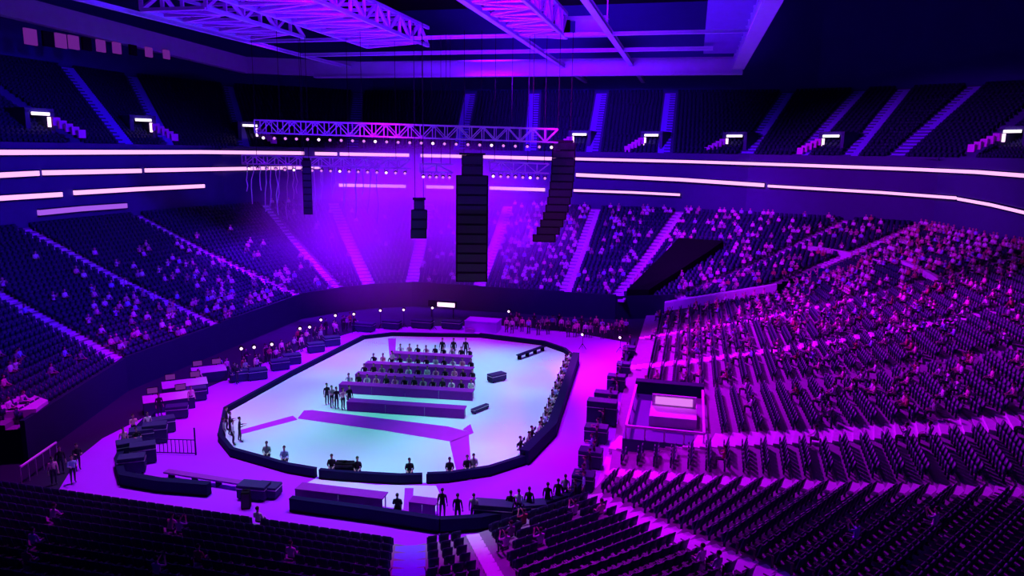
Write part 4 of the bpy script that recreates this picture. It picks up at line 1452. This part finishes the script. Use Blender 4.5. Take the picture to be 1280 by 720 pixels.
# ------------------------------------------------------------------ light
w = bpy.data.worlds.new('world')
bpy.context.scene.world = w
w.use_nodes = True
w.node_tree.nodes['Background'].inputs[0].default_value = (0.03, 0.0, 1.0, 1)
w.node_tree.nodes['Background'].inputs[1].default_value = 0.10
def area(name, p, tgt, size, energy, col, spread=180):
    l = bpy.data.lights.new(name, 'AREA')
    l.shape = 'RECTANGLE'; l.size, l.size_y = size; l.energy = energy; l.color = col; l.spread = math.radians(spread)
    o = bpy.data.objects.new(name, l); C.objects.link(o)
    o.location = p
    o.rotation_euler = (Vector(tgt) - Vector(p)).to_track_quat('-Z', 'Y').to_euler()
    return o
def spot(name, p, tgt, ang, energy, col, blend=0.4, r=0.4):
    l = bpy.data.lights.new(name, 'SPOT')
    l.spot_size = math.radians(ang); l.spot_blend = blend; l.energy = energy; l.color = col; l.shadow_soft_size = r
    o = bpy.data.objects.new(name, l); C.objects.link(o)
    o.location = p
    o.rotation_euler = (Vector(tgt) - Vector(p)).to_track_quat('-Z', 'Y').to_euler()
    return o
c = UV(at(490, 510))
CY = (0.10, 0.76, 0.56)
for u in (-13, 0, 13):
    for v in (-8, 0, 8):
        spot('floor_wash', W(c[0] + u * 0.9, c[1] + v * 0.9, 31), W(c[0] + u, c[1] + v, 0), 36, 18500 if v < 4 else 22000, CY, 0.8, 1.0)
MG = (0.68, 0.0, 1.0)
for u, v in ((-14, -12), (-14, 12), (3, -15), (3, 15), (20, -10), (20, 10)):
    spot('ring_wash', W(c[0] + u * 0.8, c[1] + v * 0.8, 31), W(c[0] + u, c[1] + v, 0), 60, 30000, MG, 0.8, 1.0)
spot('magenta_right', W(42, 6, 31), W(0, 36, 4), 62, 290000, (0.58, 0.0, 1.0), 0.7, 1.0)
spot('blue_left', W(5, 8, 30), W(8, -38, 6), 80, 90000, (0.07, 0.0, 1.0), 0.7, 1.5)
spot('violet_far', W(20, 4, 29), W(50, 8, 7), 85, 80000, (0.20, 0.0, 1.0), 0.6, 1.5)
spot('blue_near', W(5, 0, 30), W(-34, 14, 3), 60, 12000, (0.12, 0.0, 1.0), 0.7, 1.5)
area('roof_glow', W(18, 0, 14), W(18, 0, 40), (40, 50), 24000, (0.13, 0.002, 1.0), 120)
area('roof_fill', W(-24, 4, 30), W(40, 2, 38), (24, 3), 6500, (0.20, 0.0, 1.0), 30)  # unseen fill added for roof steel faces turned to the camera
# haze drifting over the back left of the floor
b = MB()
b.box((0, 0, 0), (2, 2, 2))
hz = b.build('haze', [], None, W(38, -13, 9), RZ)
hz.scale = (25, 25, 14)
hz['kind'] = 'stuff'; hz['label'] = 'thin violet stage haze over the far left of the arena'; hz['category'] = 'haze'
hm = bpy.data.materials.new('stage_haze'); hm.use_nodes = True
nt = hm.node_tree
for n in list(nt.nodes):
    if n.type != 'OUTPUT_MATERIAL': nt.nodes.remove(n)
out = nt.nodes['Material Output']
vs_ = nt.nodes.new('ShaderNodeVolumeScatter')
vs_.inputs['Color'].default_value = (1, 1, 1, 1)
tc = nt.nodes.new('ShaderNodeTexCoord')
ln = nt.nodes.new('ShaderNodeVectorMath'); ln.operation = 'LENGTH'
nt.links.new(tc.outputs['Object'], ln.inputs[0])
mr = nt.nodes.new('ShaderNodeMapRange'); mr.interpolation_type = 'SMOOTHSTEP'
mr.inputs['From Min'].default_value = 0.15; mr.inputs['From Max'].default_value = 1.0
mr.inputs['To Min'].default_value = 0.07; mr.inputs['To Max'].default_value = 0.0
nt.links.new(ln.outputs['Value'], mr.inputs['Value'])
nt.links.new(mr.outputs['Result'], vs_.inputs['Density'])
nt.links.new(vs_.outputs['Volume'], out.inputs['Volume'])
hz.data.materials.append(hm)
for u, v, e in ((38, -16, 1.0), (48, -6, 1.0), (26, -24, 0.7)):
    spot('haze_beam', W(u, v, 45), W(u, v, 0), 46, 520000 * e, (0.21, 0.0, 1.0), 0.9, 1.0)
spot('violet_far_right', W(14, 2, 30), W(47, 42, 8), 55, 110000, (0.45, 0.0, 1.0), 0.7, 1.0)
sc = bpy.context.scene
sc.view_settings.view_transform = 'Standard'
sc.view_settings.look = 'None'
sc.view_settings.exposure = 0
sc.view_settings.gamma = 1
sc.view_settings.use_curve_mapping = False
try:
    sc.cycles.use_denoising = True
    sc.cycles.max_bounces = 6
    sc.cycles.volume_bounces = 0
    sc.cycles.volume_step_rate = 4
    sc.cycles.volume_max_steps = 64
    sc.cycles.sample_clamp_indirect = 4
except Exception:
    pass
